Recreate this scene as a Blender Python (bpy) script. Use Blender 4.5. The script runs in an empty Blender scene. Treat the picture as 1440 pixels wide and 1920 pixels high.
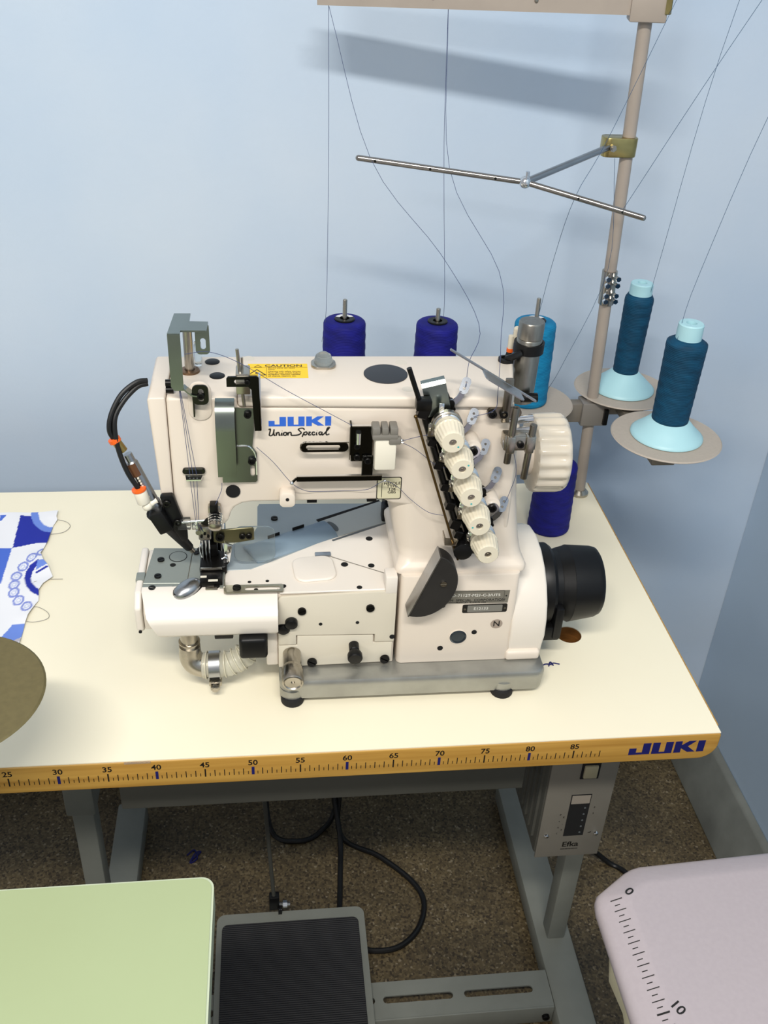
import bpy, bmesh, math, random
from mathutils import Vector, Matrix

random.seed(7)
SC = bpy.context.scene
COL = SC.collection
TZ = 0.76                      # height of the table top above the floor (m); geometry is given in mm above the table top

# ------------------------------------------------------------------ camera, world, lights, exposure
cd = bpy.data.cameras.new('camera')
cam = bpy.data.objects.new('camera', cd)
COL.objects.link(cam)
cam.location = (-0.0738, -0.7246, 0.7761 + TZ)
cam.rotation_euler = (0.9952, -0.0450, -0.1066)
cd.sensor_fit = 'VERTICAL'
cd.sensor_height = 36.0
cd.lens = 36.0 * 1825.0 / 1920.0
cd.clip_start = 0.02
SC.camera = cam

w = bpy.data.worlds.new('room_ambient')
SC.world = w
w.use_nodes = True
wb = w.node_tree.nodes['Background']
wb.inputs[0].default_value = (0.93, 0.95, 1.0, 1)
wb.inputs[1].default_value = 0.33

def area(name, loc, target, sx, sy, power, col):
    l = bpy.data.lights.new(name, 'AREA')
    l.shape = 'RECTANGLE'; l.size = sx; l.size_y = sy
    l.energy = power; l.color = col
    o = bpy.data.objects.new(name, l)
    COL.objects.link(o)
    o.location = loc
    o.rotation_euler = (Vector(target) - Vector(loc)).to_track_quat('-Z', 'Y').to_euler()
    return o

# fluorescent ceiling tubes over the operator's side of the table
area('ceiling_tube_near', (-0.25, -1.30, 2.76), (-0.15, -0.60, 0.5), 1.20, 0.14, 41.0, (1.0, 0.965, 0.90))
area('ceiling_tube_far', (-1.70, -2.90, 2.80), (0.0, 0.3, 0.9), 1.2, 0.25, 24.0, (1.0, 0.96, 0.90))

SC.view_settings.view_transform = 'Standard'
SC.view_settings.look = 'None'
SC.view_settings.gamma = 1.0
SC.view_settings.use_curve_mapping = False
SC.view_settings.exposure = 0.40

# ------------------------------------------------------------------ materials
def lin(h):
    h = h.lstrip('#')
    r = []
    for i in (0, 2, 4):
        c = int(h[i:i + 2], 16) / 255.0
        r.append(c / 12.92 if c <= 0.04045 else ((c + 0.055) / 1.055) ** 2.4)
    return (r[0], r[1], r[2], 1.0)

MATS = {}
def mat(name, col, rough=0.5, metal=0.0, var=0.0, scale=40.0, bump=0.0, bscale=300.0, trans=0.0, ior=1.45, coat=0.0, stretch=(1, 1, 1), spec=0.5, alpha=1.0, rvar=0.0):
    m = bpy.data.materials.new(name)
    m.use_nodes = True
    nt = m.node_tree
    p = nt.nodes['Principled BSDF']
    c = lin(col) if isinstance(col, str) else tuple(col) + (1.0,)
    p.inputs['Base Color'].default_value = c
    p.inputs['Roughness'].default_value = rough
    p.inputs['Metallic'].default_value = metal
    p.inputs['Transmission Weight'].default_value = trans
    p.inputs['IOR'].default_value = ior
    p.inputs['Coat Weight'].default_value = coat
    p.inputs['Specular IOR Level'].default_value = spec
    p.inputs['Alpha'].default_value = alpha
    tc = nt.nodes.new('ShaderNodeTexCoord')
    mp = nt.nodes.new('ShaderNodeMapping')
    mp.inputs['Scale'].default_value = stretch
    nt.links.new(tc.outputs['Object'], mp.inputs['Vector'])
    if var > 0 or rvar > 0:
        n = nt.nodes.new('ShaderNodeTexNoise')
        n.inputs['Scale'].default_value = scale
        n.inputs['Detail'].default_value = 5
        nt.links.new(mp.outputs[0], n.inputs['Vector'])
        r = nt.nodes.new('ShaderNodeValToRGB')
        r.color_ramp.elements[0].position = 0.3
        r.color_ramp.elements[1].position = 0.7
        r.color_ramp.elements[0].color = tuple(x * (1 - var) for x in c[:3]) + (1,)
        r.color_ramp.elements[1].color = tuple(min(1, x * (1 + var * 0.4)) for x in c[:3]) + (1,)
        nt.links.new(n.outputs['Fac'], r.inputs[0])
        nt.links.new(r.outputs[0], p.inputs['Base Color'])
        if rvar > 0:
            mr = nt.nodes.new('ShaderNodeMapRange')
            mr.inputs['To Min'].default_value = max(0.02, rough - rvar)
            mr.inputs['To Max'].default_value = rough + rvar
            nt.links.new(n.outputs['Fac'], mr.inputs['Value'])
            nt.links.new(mr.outputs[0], p.inputs['Roughness'])
    if bump > 0:
        n2 = nt.nodes.new('ShaderNodeTexNoise')
        n2.inputs['Scale'].default_value = bscale
        n2.inputs['Detail'].default_value = 3
        nt.links.new(mp.outputs[0], n2.inputs['Vector'])
        b = nt.nodes.new('ShaderNodeBump')
        b.inputs['Strength'].default_value = bump
        b.inputs['Distance'].default_value = 0.001
        nt.links.new(n2.outputs['Fac'], b.inputs['Height'])
        nt.links.new(b.outputs[0], p.inputs['Normal'])
    MATS[name] = m
    return m

M_CREAM = mat('cream_paint', '#dbcfc0', 0.34, var=0.03, scale=6, bump=0.03, bscale=900)
M_WHITE = mat('white_paint', '#e4dcd1', 0.32, var=0.02, scale=8, bump=0.03, bscale=900)
M_PANEL = mat('panel_paint', '#d0c8b6', 0.34, var=0.02, scale=8, bump=0.03, bscale=900)
M_COVER = mat('cast_cover_paint', '#ddd5c9', 0.38, var=0.02, scale=8)
M_KNOB = mat('ivory_plastic', '#d8cfb9', 0.35, var=0.02, scale=30)
M_WHEEL = mat('handwheel_plastic', '#c9bfae', 0.22, coat=0.3, var=0.02, scale=30)
M_STEEL = mat('brushed_steel', '#a9abad', 0.30, 1.0, var=0.10, scale=60, stretch=(1, 1, 12), rvar=0.06)
M_CHROME = mat('chrome', '#e2e4e6', 0.12, 1.0)
M_HOOK = mat('hook_steel', '#a3a8af', 0.16, 1.0)
M_NICKEL = mat('worn_nickel', '#b0aa9f', 0.27, 1.0, var=0.12, scale=35, rvar=0.06)
M_DNICK = mat('dull_nickel', '#857e73', 0.3, 1.0, var=0.12, scale=35)
M_PLATE = mat('ground_steel_plate', '#8a8f88', 0.36, 0.3, var=0.06, scale=200, stretch=(1, 14, 1))
M_BLUESTEEL = mat('blue_grey_cloth_plate', '#98a2a6', 0.45, 0.1, var=0.06, scale=30)
M_ALU = mat('cast_aluminium', '#a6a6a0', 0.36, 0.75, var=0.18, scale=25, bump=0.1, bscale=700, rvar=0.08)
M_BLACK = mat('black_plastic', '#0b0b0c', 0.42, var=0.15, scale=60, spec=0.35)
M_RUBBER = mat('black_rubber', '#101011', 0.75)
M_OXIDE = mat('black_oxide_steel', '#1d1c1b', 0.32, 0.7, var=0.2, scale=80)
M_DARKST = mat('dark_polished_steel', '#33332f', 0.18, 1.0)
M_GUARD = mat('half_disc_guard_face', '#2c2a28', 0.5, 0.2, var=0.15, scale=60)
M_HOLE = mat('hole_shade_and_black', '#0b0b0b', 0.9)  # own black of keypad, plug and switch frame; also shade painted into holes
M_GREENST = mat('tinted_steel', '#8b928b', 0.24, 1.0, var=0.08, scale=40)
M_BLUEINK = mat('logo_blue_ink', '#2f62c4', 0.45)
M_INK = mat('black_ink', '#14120f', 0.5)
M_NAVY = mat('navy_ink', '#16185c', 0.5)
M_YELLOW = mat('yellow_sticker', '#f2c514', 0.4)
M_STICK = mat('beige_sticker', '#cfc8a9', 0.45)
M_GREYPL = mat('grey_plastic', '#77736b', 0.45)
M_WPLAST = mat('milky_plastic', '#e2dccb', 0.4, spec=0.4)
M_ORANGE = mat('orange_plastic', '#e8621c', 0.4)
M_BRASS = mat('brass', '#b59a5b', 0.28, 1.0, var=0.15, scale=60)
M_ZINC = mat('yellow_zinc', '#b0a06a', 0.25, 1.0, var=0.25, scale=50)
M_HOSE = mat('clear_hose', '#e8e4d2', 0.22, trans=0.55, ior=1.3)
M_ACRYL = mat('clear_acrylic', '#eef1ee', 0.05, trans=0.97, ior=1.25)
M_GLASS = mat('sight_glass', '#dde3e2', 0.05, trans=0.9, ior=1.4)
M_LAM = mat('cream_laminate', '#f2e9cf', 0.36, var=0.02, scale=5, bump=0.02, bscale=1500)
M_POLE = mat('beige_paint', '#9f9489', 0.45, var=0.06, scale=30)
M_BEIGEPL = mat('beige_disc_plastic', '#afa497', 0.6, var=0.05, scale=300)
M_OLIVE = mat('olive_grey_disc', '#665c3a', 0.65, var=0.12, scale=160)
M_STAND = mat('grey_stand_paint', '#7f8179', 0.45, var=0.06, scale=30)
M_DKSTAND = mat('dark_grey_rail_paint', '#4b4b45', 0.5, var=0.06, scale=20)
M_BOX = mat('control_box_paint', '#736f66', 0.5, var=0.05, scale=40)
M_GREEN = mat('green_laminate', '#a8b48a', 0.42, var=0.03, scale=5)
M_GREENED = mat('green_table_edge', '#c2cbb0', 0.4)
M_CABLE = mat('cable_rubber', '#0d0d0d', 0.45)
M_CONE = mat('pale_cyan_cone', '#a9d3da', 0.42, var=0.02, scale=30)
M_PAPER = mat('white_card', '#dcdcdc', 0.7)
M_LIME = mat('lime_ring', '#7fcf6c', 0.5)
M_SPECK = mat('speckled_white_plastic', '#a59b9e', 0.35, var=0.035, scale=260)
M_CREAMPL = mat('cream_plastic', '#c9c2a4', 0.4)
M_WOODIN = mat('raw_plywood', '#8a5a28', 0.6, var=0.3, scale=60, stretch=(1, 1, 8))
M_THRDK = mat('dark_blue_thread_strand', '#3a4468', 0.8)
M_THRTL = mat('teal_thread_strand', '#35506c', 0.8)

def wood_mat():
    m = bpy.data.materials.new('beech_edge'); m.use_nodes = True
    nt = m.node_tree; p = nt.nodes['Principled BSDF']
    tc = nt.nodes.new('ShaderNodeTexCoord'); mp = nt.nodes.new('ShaderNodeMapping')
    mp.inputs['Scale'].default_value = (1.2, 30, 34)
    nt.links.new(tc.outputs['Object'], mp.inputs[0])
    n = nt.nodes.new('ShaderNodeTexNoise'); n.inputs['Scale'].default_value = 4; n.inputs['Detail'].default_value = 6
    nt.links.new(mp.outputs[0], n.inputs['Vector'])
    r = nt.nodes.new('ShaderNodeValToRGB')
    r.color_ramp.elements[0].position = 0.28; r.color_ramp.elements[1].position = 0.72
    r.color_ramp.elements[0].color = lin('#a67a33'); r.color_ramp.elements[1].color = lin('#c4994a')
    nt.links.new(n.outputs['Fac'], r.inputs[0]); nt.links.new(r.outputs[0], p.inputs['Base Color'])
    p.inputs['Roughness'].default_value = 0.42
    return m
M_WOOD = wood_mat()

def thread_mat(name, c0, c1, pitch=900.0):
    m = bpy.data.materials.new(name); m.use_nodes = True
    nt = m.node_tree; p = nt.nodes['Principled BSDF']
    tc = nt.nodes.new('ShaderNodeTexCoord')
    n = nt.nodes.new('ShaderNodeTexNoise'); n.inputs['Scale'].default_value = 70; n.inputs['Detail'].default_value = 4
    mp = nt.nodes.new('ShaderNodeMapping'); mp.inputs['Scale'].default_value = (0.6, 0.6, 1.6)
    nt.links.new(tc.outputs['Object'], mp.inputs[0]); nt.links.new(mp.outputs[0], n.inputs['Vector'])
    r = nt.nodes.new('ShaderNodeValToRGB'); r.color_ramp.elements[0].position = 0.3; r.color_ramp.elements[1].position = 0.75
    r.color_ramp.elements[0].color = lin(c0); r.color_ramp.elements[1].color = lin(c1)
    nt.links.new(n.outputs['Fac'], r.inputs[0]); nt.links.new(r.outputs[0], p.inputs['Base Color'])
    wv = nt.nodes.new('ShaderNodeTexWave'); wv.bands_direction = 'Z'; wv.inputs['Scale'].default_value = pitch / 6.28; wv.inputs['Distortion'].default_value = 1.5
    nt.links.new(tc.outputs['Object'], wv.inputs['Vector'])
    b = nt.nodes.new('ShaderNodeBump'); b.inputs['Strength'].default_value = 0.5; b.inputs['Distance'].default_value = 0.0006
    nt.links.new(wv.outputs['Fac'], b.inputs['Height']); nt.links.new(b.outputs[0], p.inputs['Normal'])
    p.inputs['Roughness'].default_value = 0.7
    p.inputs['Specular IOR Level'].default_value = 0.25
    return m
M_TBLUE = thread_mat('royal_blue_thread', '#111260', '#1a1b82')
M_TCYAN = thread_mat('cyan_thread', '#0a6894', '#1788b4')
M_TTEAL = thread_mat('petrol_thread', '#07334b', '#0c4968')

def wall_mat(name, c0, c1, spots):
    m = bpy.data.materials.new(name); m.use_nodes = True
    nt = m.node_tree; p = nt.nodes['Principled BSDF']; L = nt.links.new
    tc = nt.nodes.new('ShaderNodeTexCoord')
    n = nt.nodes.new('ShaderNodeTexNoise'); n.inputs['Scale'].default_value = 2.2; n.inputs['Detail'].default_value = 7
    L(tc.outputs['Object'], n.inputs['Vector'])
    r = nt.nodes.new('ShaderNodeValToRGB'); r.color_ramp.elements[0].position = 0.3; r.color_ramp.elements[1].position = 0.7
    r.color_ramp.elements[0].color = lin(c0); r.color_ramp.elements[1].color = lin(c1)
    L(n.outputs['Fac'], r.inputs[0])
    col = r.outputs[0]
    for (x, y, z, sx, sz, c, k) in spots:
        mp = nt.nodes.new('ShaderNodeMapping'); mp.vector_type = 'TEXTURE'
        mp.inputs['Location'].default_value = (x, y, z); mp.inputs['Scale'].default_value = (sx, sx if y else 1, sz)
        L(tc.outputs['Object'], mp.inputs[0])
        if not y:
            sep = nt.nodes.new('ShaderNodeSeparateXYZ'); L(mp.outputs[0], sep.inputs[0])
            cb = nt.nodes.new('ShaderNodeCombineXYZ'); L(sep.outputs[0], cb.inputs[0]); L(sep.outputs[2], cb.inputs[2])
            v = cb.outputs[0]
        else:
            v = mp.outputs[0]
        d = nt.nodes.new('ShaderNodeVectorMath'); d.operation = 'LENGTH'; L(v, d.inputs[0])
        mr = nt.nodes.new('ShaderNodeMapRange'); mr.inputs['From Min'].default_value = 0.4; mr.inputs['From Max'].default_value = 1.0
        mr.inputs['To Min'].default_value = k; mr.inputs['To Max'].default_value = 0.0
        L(d.outputs['Value'], mr.inputs['Value'])
        mx = nt.nodes.new('ShaderNodeMix'); mx.data_type = 'RGBA'
        L(mr.outputs[0], mx.inputs['Factor']); L(col, mx.inputs['A']); mx.inputs['B'].default_value = lin(c)
        col = mx.outputs['Result']
    L(col, p.inputs['Base Color'])
    n2 = nt.nodes.new('ShaderNodeTexNoise'); n2.inputs['Scale'].default_value = 130; n2.inputs['Detail'].default_value = 4
    L(tc.outputs['Object'], n2.inputs['Vector'])
    b = nt.nodes.new('ShaderNodeBump'); b.inputs['Strength'].default_value = 0.12; b.inputs['Distance'].default_value = 0.002
    L(n2.outputs['Fac'], b.inputs['Height']); L(b.outputs[0], p.inputs['Normal'])
    p.inputs['Roughness'].default_value = 0.55
    return m
M_WALL = wall_mat('pale_blue_wall_paint', '#b2c5da', '#c4d0dd', [
    (-.037, 0, .599 + TZ, .004, .006, '#9a4a20', .9),
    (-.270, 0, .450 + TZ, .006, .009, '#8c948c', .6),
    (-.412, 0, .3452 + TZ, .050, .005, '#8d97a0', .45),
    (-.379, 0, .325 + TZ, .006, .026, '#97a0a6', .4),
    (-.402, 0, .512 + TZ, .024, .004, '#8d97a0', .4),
    (.007, 0, .262 + TZ, .022, .006, '#cdbf8d', .5),
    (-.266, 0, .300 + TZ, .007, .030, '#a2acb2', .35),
    (-.31, 0, .115 + TZ, .006, .003, '#9c8a5e', .8),
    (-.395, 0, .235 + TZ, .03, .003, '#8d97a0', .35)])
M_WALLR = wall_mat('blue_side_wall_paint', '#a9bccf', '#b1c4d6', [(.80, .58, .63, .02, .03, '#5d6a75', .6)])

def terrazzo():
    m = bpy.data.materials.new('terrazzo'); m.use_nodes = True
    nt = m.node_tree; p = nt.nodes['Principled BSDF']; L = nt.links.new
    tc = nt.nodes.new('ShaderNodeTexCoord')
    v = nt.nodes.new('ShaderNodeTexVoronoi'); v.inputs['Scale'].default_value = 290
    L(tc.outputs['Object'], v.inputs['Vector'])
    sp = nt.nodes.new('ShaderNodeSeparateColor'); L(v.outputs['Color'], sp.inputs[0])
    r = nt.nodes.new('ShaderNodeValToRGB'); r.color_ramp.interpolation = 'CONSTANT'
    e = r.color_ramp.elements
    e[0].position = 0; e[0].color = lin('#594c34'); e[1].position = .30; e[1].color = lin('#67583c')
    for pos, c in ((.55, '#746446'), (.74, '#423624'), (.88, '#7c6d50'), (.975, '#94866c')):
        k = e.new(pos); k.color = lin(c)
    L(sp.outputs[0], r.inputs[0])
    n = nt.nodes.new('ShaderNodeTexNoise'); n.inputs['Scale'].default_value = 9; n.inputs['Detail'].default_value = 5
    L(tc.outputs['Object'], n.inputs['Vector'])
    mr = nt.nodes.new('ShaderNodeMapRange'); mr.inputs['From Min'].default_value = .3; mr.inputs['From Max'].default_value = .7
    mr.inputs['To Min'].default_value = .55; mr.inputs['To Max'].default_value = .92
    L(n.outputs['Fac'], mr.inputs['Value'])
    mx = nt.nodes.new('ShaderNodeMix'); mx.data_type = 'RGBA'; mx.blend_type = 'MULTIPLY'; mx.inputs['Factor'].default_value = 1
    L(r.outputs[0], mx.inputs['A']); L(mr.outputs[0], mx.inputs['B'])
    L(mx.outputs['Result'], p.inputs['Base Color'])
    p.inputs['Roughness'].default_value = 0.5
    return m
M_FLOOR = terrazzo()
M_CONC = mat('grey_cement_skirting', '#7d7f78', 0.8, var=0.25, scale=14, bump=0.3, bscale=120)

def ribbed_rubber():
    m = bpy.data.materials.new('ribbed_rubber_mat'); m.use_nodes = True
    nt = m.node_tree; p = nt.nodes['Principled BSDF']; L = nt.links.new
    tc = nt.nodes.new('ShaderNodeTexCoord')
    wv = nt.nodes.new('ShaderNodeTexWave'); wv.bands_direction = 'Y'; wv.inputs['Scale'].default_value = 90
    L(tc.outputs['Object'], wv.inputs['Vector'])
    b = nt.nodes.new('ShaderNodeBump'); b.inputs['Strength'].default_value = .8; b.inputs['Distance'].default_value = .001
    L(wv.outputs['Fac'], b.inputs['Height']); L(b.outputs[0], p.inputs['Normal'])
    p.inputs['Base Color'].default_value = lin('#1f1e20'); p.inputs['Roughness'].default_value = .7
    return m
M_MAT = ribbed_rubber()

# ------------------------------------------------------------------ geometry helpers (mm, relative to the table top)
AX = {'x': lambda u, v, a: (a, u, v), 'y': lambda u, v, a: (u, a, v), 'z': lambda u, v, a: (u, v, a)}

class G:
    def __init__(s): s.V = []; s.F = []
    def take(s, bm, M=None):
        o = len(s.V); bm.verts.index_update()
        for v in bm.verts: s.V.append((M @ v.co) if M else v.co.copy())
        for f in bm.faces: s.F.append([o + v.index for v in f.verts])
        bm.free(); return s
    def raw(s, V, F, M=None):
        o = len(s.V)
        for v in V: s.V.append((M @ Vector(v)) if M else Vector(v))
        for f in F: s.F.append([o + i for i in f])
        return s
    def box(s, x0, x1, y0, y1, z0, z1, bv=0, seg=2, M=None):
        bm = bmesh.new()
        vs = [bm.verts.new((x, y, z)) for x in (x0, x1) for y in (y0, y1) for z in (z0, z1)]
        for q in ((0, 1, 3, 2), (4, 6, 7, 5), (0, 4, 5, 1), (2, 3, 7, 6), (0, 2, 6, 4), (1, 5, 7, 3)):
            bm.faces.new([vs[i] for i in q])
        if bv: bmesh.ops.bevel(bm, geom=bm.edges[:], offset=bv, segments=seg, profile=.5, affect='EDGES', clamp_overlap=True)
        return s.take(bm, M)
    def prism(s, poly, axis, a, b, bv=0, seg=2, M=None, bang=25):
        bm = bmesh.new(); f = AX[axis]; n = len(poly)
        A = [bm.verts.new(f(u, v, a)) for u, v in poly]; Bv = [bm.verts.new(f(u, v, b)) for u, v in poly]
        bm.faces.new(A); bm.faces.new(Bv[::-1])
        for i in range(n): bm.faces.new([A[i], Bv[i], Bv[(i + 1) % n], A[(i + 1) % n]])
        bmesh.ops.recalc_face_normals(bm, faces=bm.faces[:])
        if bv:
            es = [e for e in bm.edges if e.calc_face_angle(0) > math.radians(bang)]
            bmesh.ops.bevel(bm, geom=es, offset=bv, segments=seg, profile=.5, affect='EDGES', clamp_overlap=True)
        bmesh.ops.triangulate(bm, faces=[q for q in bm.faces if len(q.verts) > 4], quad_method='BEAUTY', ngon_method='EAR_CLIP')
        return s.take(bm, M)
    def plate(s, outer, holes, axis, a, b, M=None):
        bm = bmesh.new(); f = AX[axis]; es = []
        for lp in [outer] + holes:
            vs = [bm.verts.new(f(u, v, a)) for u, v in lp]
            for i in range(len(vs)): es.append(bm.edges.new((vs[i], vs[(i + 1) % len(vs)])))
        bmesh.ops.triangle_fill(bm, edges=es, use_beauty=True, use_dissolve=False)
        ret = bmesh.ops.extrude_face_region(bm, geom=bm.faces[:])
        d = Vector(f(0, 0, b)) - Vector(f(0, 0, a))
        bmesh.ops.translate(bm, vec=d, verts=[g for g in ret['geom'] if isinstance(g, bmesh.types.BMVert)])
        bmesh.ops.recalc_face_normals(bm, faces=bm.faces[:])
        return s.take(bm, M)
    def sheet(s, path, t, axis, a, b, bv=0, M=None):
        L = []; R = []; n = len(path)
        for i, p in enumerate(path):
            d0 = Vector(path[i]) - Vector(path[i - 1]) if i else None
            d1 = Vector(path[i + 1]) - Vector(path[i]) if i < n - 1 else None
            d0 = d0.normalized() if d0 else d1.normalized(); d1 = d1.normalized() if d1 else d0
            m = (Vector((-d0.y, d0.x)) + Vector((-d1.y, d1.x))); m.normalize()
            k = t / 2 / max(.4, m.dot(Vector((-d1.y, d1.x))))
            L.append((p[0] + m.x * k, p[1] + m.y * k)); R.append((p[0] - m.x * k, p[1] - m.y * k))
        return s.prism(L + R[::-1], axis, a, b, bv, 1, M)
    def lathe(s, prof, p0, d, n=24, M=None, cap=True):
        Z = Vector(d).normalized(); X = Z.orthogonal().normalized()
        if abs(Z.z) > .999: X = Vector((1, 0, 0))
        Y = Z.cross(X); p0 = Vector(p0); V = []; F = []; rings = []
        for r, h in prof:
            c = p0 + Z * h
            if r <= 1e-6: V.append(c); rings.append([len(V) - 1])
            else:
                rings.append(list(range(len(V), len(V) + n)))
                for k in range(n):
                    a = 2 * math.pi * k / n; V.append(c + X * (r * math.cos(a)) + Y * (r * math.sin(a)))
        for A, Bq in zip(rings, rings[1:]):
            if len(A) == 1 and len(Bq) == 1: continue
            for k in range(n):
                k2 = (k + 1) % n
                if len(A) == 1: F.append([A[0], Bq[k2], Bq[k]])
                elif len(Bq) == 1: F.append([A[k], A[k2], Bq[0]])
                else: F.append([A[k], A[k2], Bq[k2], Bq[k]])
        if cap:
            if len(rings[0]) > 1: F.append(rings[0][::-1])
            if len(rings[-1]) > 1: F.append(rings[-1])
        return s.raw(V, F, M)
    def cyl(s, p0, p1, r, r1=None, n=20, bv=0, M=None):
        r1 = r if r1 is None else r1
        h = (Vector(p1) - Vector(p0)).length
        if bv: pf = [(r - bv, 0), (r - bv * .3, bv * .3), (r, bv), (r1, h - bv), (r1 - bv * .3, h - bv * .3), (r1 - bv, h)]
        else: pf = [(r, 0), (r1, h)]
        return s.lathe(pf, p0, Vector(p1) - Vector(p0), n, M)
    def ball(s, c, rx, ry=None, rz=None, n=16, M=None):
        ry = ry or rx; rz = rz or rx
        m = Matrix.Translation(c) @ Matrix.Diagonal((rx, ry, rz, 1))
        if M: m = M @ m
        k = n // 2
        return s.lathe([(math.sin(math.pi * i / k), -math.cos(math.pi * i / k)) for i in range(k + 1)], (0, 0, 0), (0, 0, 1), n, m)
    def tube(s, pts, r, n=8, sub=6, smooth=True, M=None):
        P = [Vector(p) for p in pts]
        if smooth and len(P) > 2:
            Q = []
            for i in range(len(P) - 1):
                a = P[i - 1] if i else P[0] * 2 - P[1]; b = P[i]; c = P[i + 1]
                d = P[i + 2] if i + 2 < len(P) else P[-1] * 2 - P[-2]
                for k in range(sub):
                    t = k / sub
                    Q.append(.5 * ((2 * b) + (c - a) * t + (2 * a - 5 * b + 4 * c - d) * t * t + (3 * b - a - 3 * c + d) * t ** 3))
            Q.append(P[-1]); P = Q
        V = []; F = []; N = None
        for i, p in enumerate(P):
            T = (P[min(i + 1, len(P) - 1)] - P[max(i - 1, 0)]).normalized()
            if N is None: N = T.orthogonal().normalized()
            N = (N - T * N.dot(T))
            N = N.normalized() if N.length > 1e-6 else T.orthogonal().normalized()
            Bn = T.cross(N); rr = r(i / (len(P) - 1)) if callable(r) else r
            for k in range(n):
                a = 2 * math.pi * k / n; V.append(p + N * (rr * math.cos(a)) + Bn * (rr * math.sin(a)))
        for i in range(len(P) - 1):
            for k in range(n):
                k2 = (k + 1) % n; F.append([i * n + k, i * n + k2, (i + 1) * n + k2, (i + 1) * n + k])
        F.append(list(range(n))[::-1]); F.append([(len(P) - 1) * n + k for k in range(n)])
        return s.raw(V, F, M)
    def loft(s, rings, M=None):                 # rings: list of equal-length vertex loops
        V = []; F = []; n = len(rings[0])
        for r in rings: V += r
        for i in range(len(rings) - 1):
            for k in range(n):
                k2 = (k + 1) % n; F.append([i * n + k, i * n + k2, (i + 1) * n + k2, (i + 1) * n + k])
        F.append(list(range(n))[::-1]); F.append([(len(rings) - 1) * n + k for k in range(n)])
        return s.raw(V, F, M)

def rr(cx, cy, w, h, r, n=5):
    P = []
    for (sx, sy, a0) in ((1, 1, 0), (-1, 1, 90), (-1, -1, 180), (1, -1, 270)):
        for k in range(n + 1):
            a = math.radians(a0 + 90 * k / n)
            P.append((cx + sx * (w / 2 - r) + r * math.cos(a), cy + sy * (h / 2 - r) + r * math.sin(a)))
    return P
def circ(cx, cy, r, n=16, r2=None): return [(cx + r * math.cos(2 * math.pi * k / n), cy + (r2 or r) * math.sin(2 * math.pi * k / n)) for k in range(n)]
def rot2(P, c, deg):
    a = math.radians(deg); C, S_ = math.cos(a), math.sin(a)
    return [(c[0] + (x - c[0]) * C - (y - c[1]) * S_, c[1] + (x - c[0]) * S_ + (y - c[1]) * C) for x, y in P]
def rrz(z, x0, x1, y0, y1, r, n=6): return [Vector((x, y, z)) for x, y in rr((x0 + x1) / 2, (y0 + y1) / 2, x1 - x0, y1 - y0, r, n)]

ABS = {}
def finish(me, mtl, ang=32):
    bm = bmesh.new(); bm.from_mesh(me)
    bmesh.ops.recalc_face_normals(bm, faces=bm.faces[:])
    for f in bm.faces: f.smooth = True
    for e in bm.edges: e.smooth = e.calc_face_angle(0) < math.radians(ang)
    bm.to_mesh(me); bm.free(); me.materials.append(mtl)
def mesh(name, g, mtl, off=Vector((0, 0, 0)), ang=32):
    me = bpy.data.meshes.new(name)
    me.from_pydata([tuple(v / 1000.0 - off) for v in g.V], [], g.F); me.update()
    finish(me, mtl, ang); return me
def obj(name, g, mtl=None, parent=None, loc=None, rot=None, sca=None, kind=None, label=None, ang=32):
    """one mesh object; g is G geometry in table coordinates (mm), or a shared mesh placed at loc (mm)"""
    base = ABS[parent] if parent else Vector((0, 0, 0))
    if isinstance(g, G):
        if parent is None:
            base = Vector((sum(v.x for v in g.V) / len(g.V), sum(v.y for v in g.V) / len(g.V), min(v.z for v in g.V))) / 1000.0
        o = bpy.data.objects.new(name, mesh(name, g, mtl, base, ang)); ab = base
        if parent is None: o.location = base + Vector((0, 0, TZ))
    else:
        o = bpy.data.objects.new(name, g); ab = Vector(loc) / 1000.0; o.location = ab - base
        if parent is None: o.location = ab + Vector((0, 0, TZ))
        if rot is not None: o.rotation_euler = rot.to_euler() if isinstance(rot, Matrix) else rot
        if sca is not None: o.scale = sca
    COL.objects.link(o)
    if parent: o.parent = parent
    if kind: o['kind'] = kind
    if label: o['label'] = label
    ABS[o] = ab
    return o
def thing(name, label, cat, base, group=None):
    o = bpy.data.objects.new(name, None); COL.objects.link(o); o.empty_display_size = .05
    b = Vector(base) / 1000.0; o.location = b + Vector((0, 0, TZ)); ABS[o] = b
    return tag(o, label, cat, group)
def tag(o, label, cat, group=None):
    o['label'] = label; o['category'] = cat
    if group: o['group'] = group
    return o
def struct(name, g, m, parent=None):
    o = obj(name, g, m, parent)
    if parent is None: o['kind'] = 'structure'
    return o

def textg(body, size, M, align='CENTER', sx=1.0, bold=0.018):
    cu = bpy.data.curves.new('lettering', 'FONT'); cu.body = body; cu.size = size; cu.align_x = align; cu.align_y = 'CENTER'; cu.resolution_u = 3; cu.offset = size * bold
    o = bpy.data.objects.new('lettering', cu)
    me = bpy.data.meshes.new_from_object(o)
    g = G().raw([(v.co.x * sx, v.co.y, v.co.z) for v in me.vertices], [list(p.vertices) for p in me.polygons], M)
    bpy.data.objects.remove(o); bpy.data.meshes.remove(me); bpy.data.curves.remove(cu)
    return g
def MF(x, y, z, tilt=0): return Matrix.Translation((x, y, z)) @ Matrix.Rotation(math.radians(90), 4, 'X') @ Matrix.Rotation(math.radians(tilt), 4, 'Z')   # text on a front face (towards -y)
def MT(x, y, z, tilt=0): return Matrix.Translation((x, y, z)) @ Matrix.Rotation(math.radians(tilt), 4, 'Z')

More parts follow.
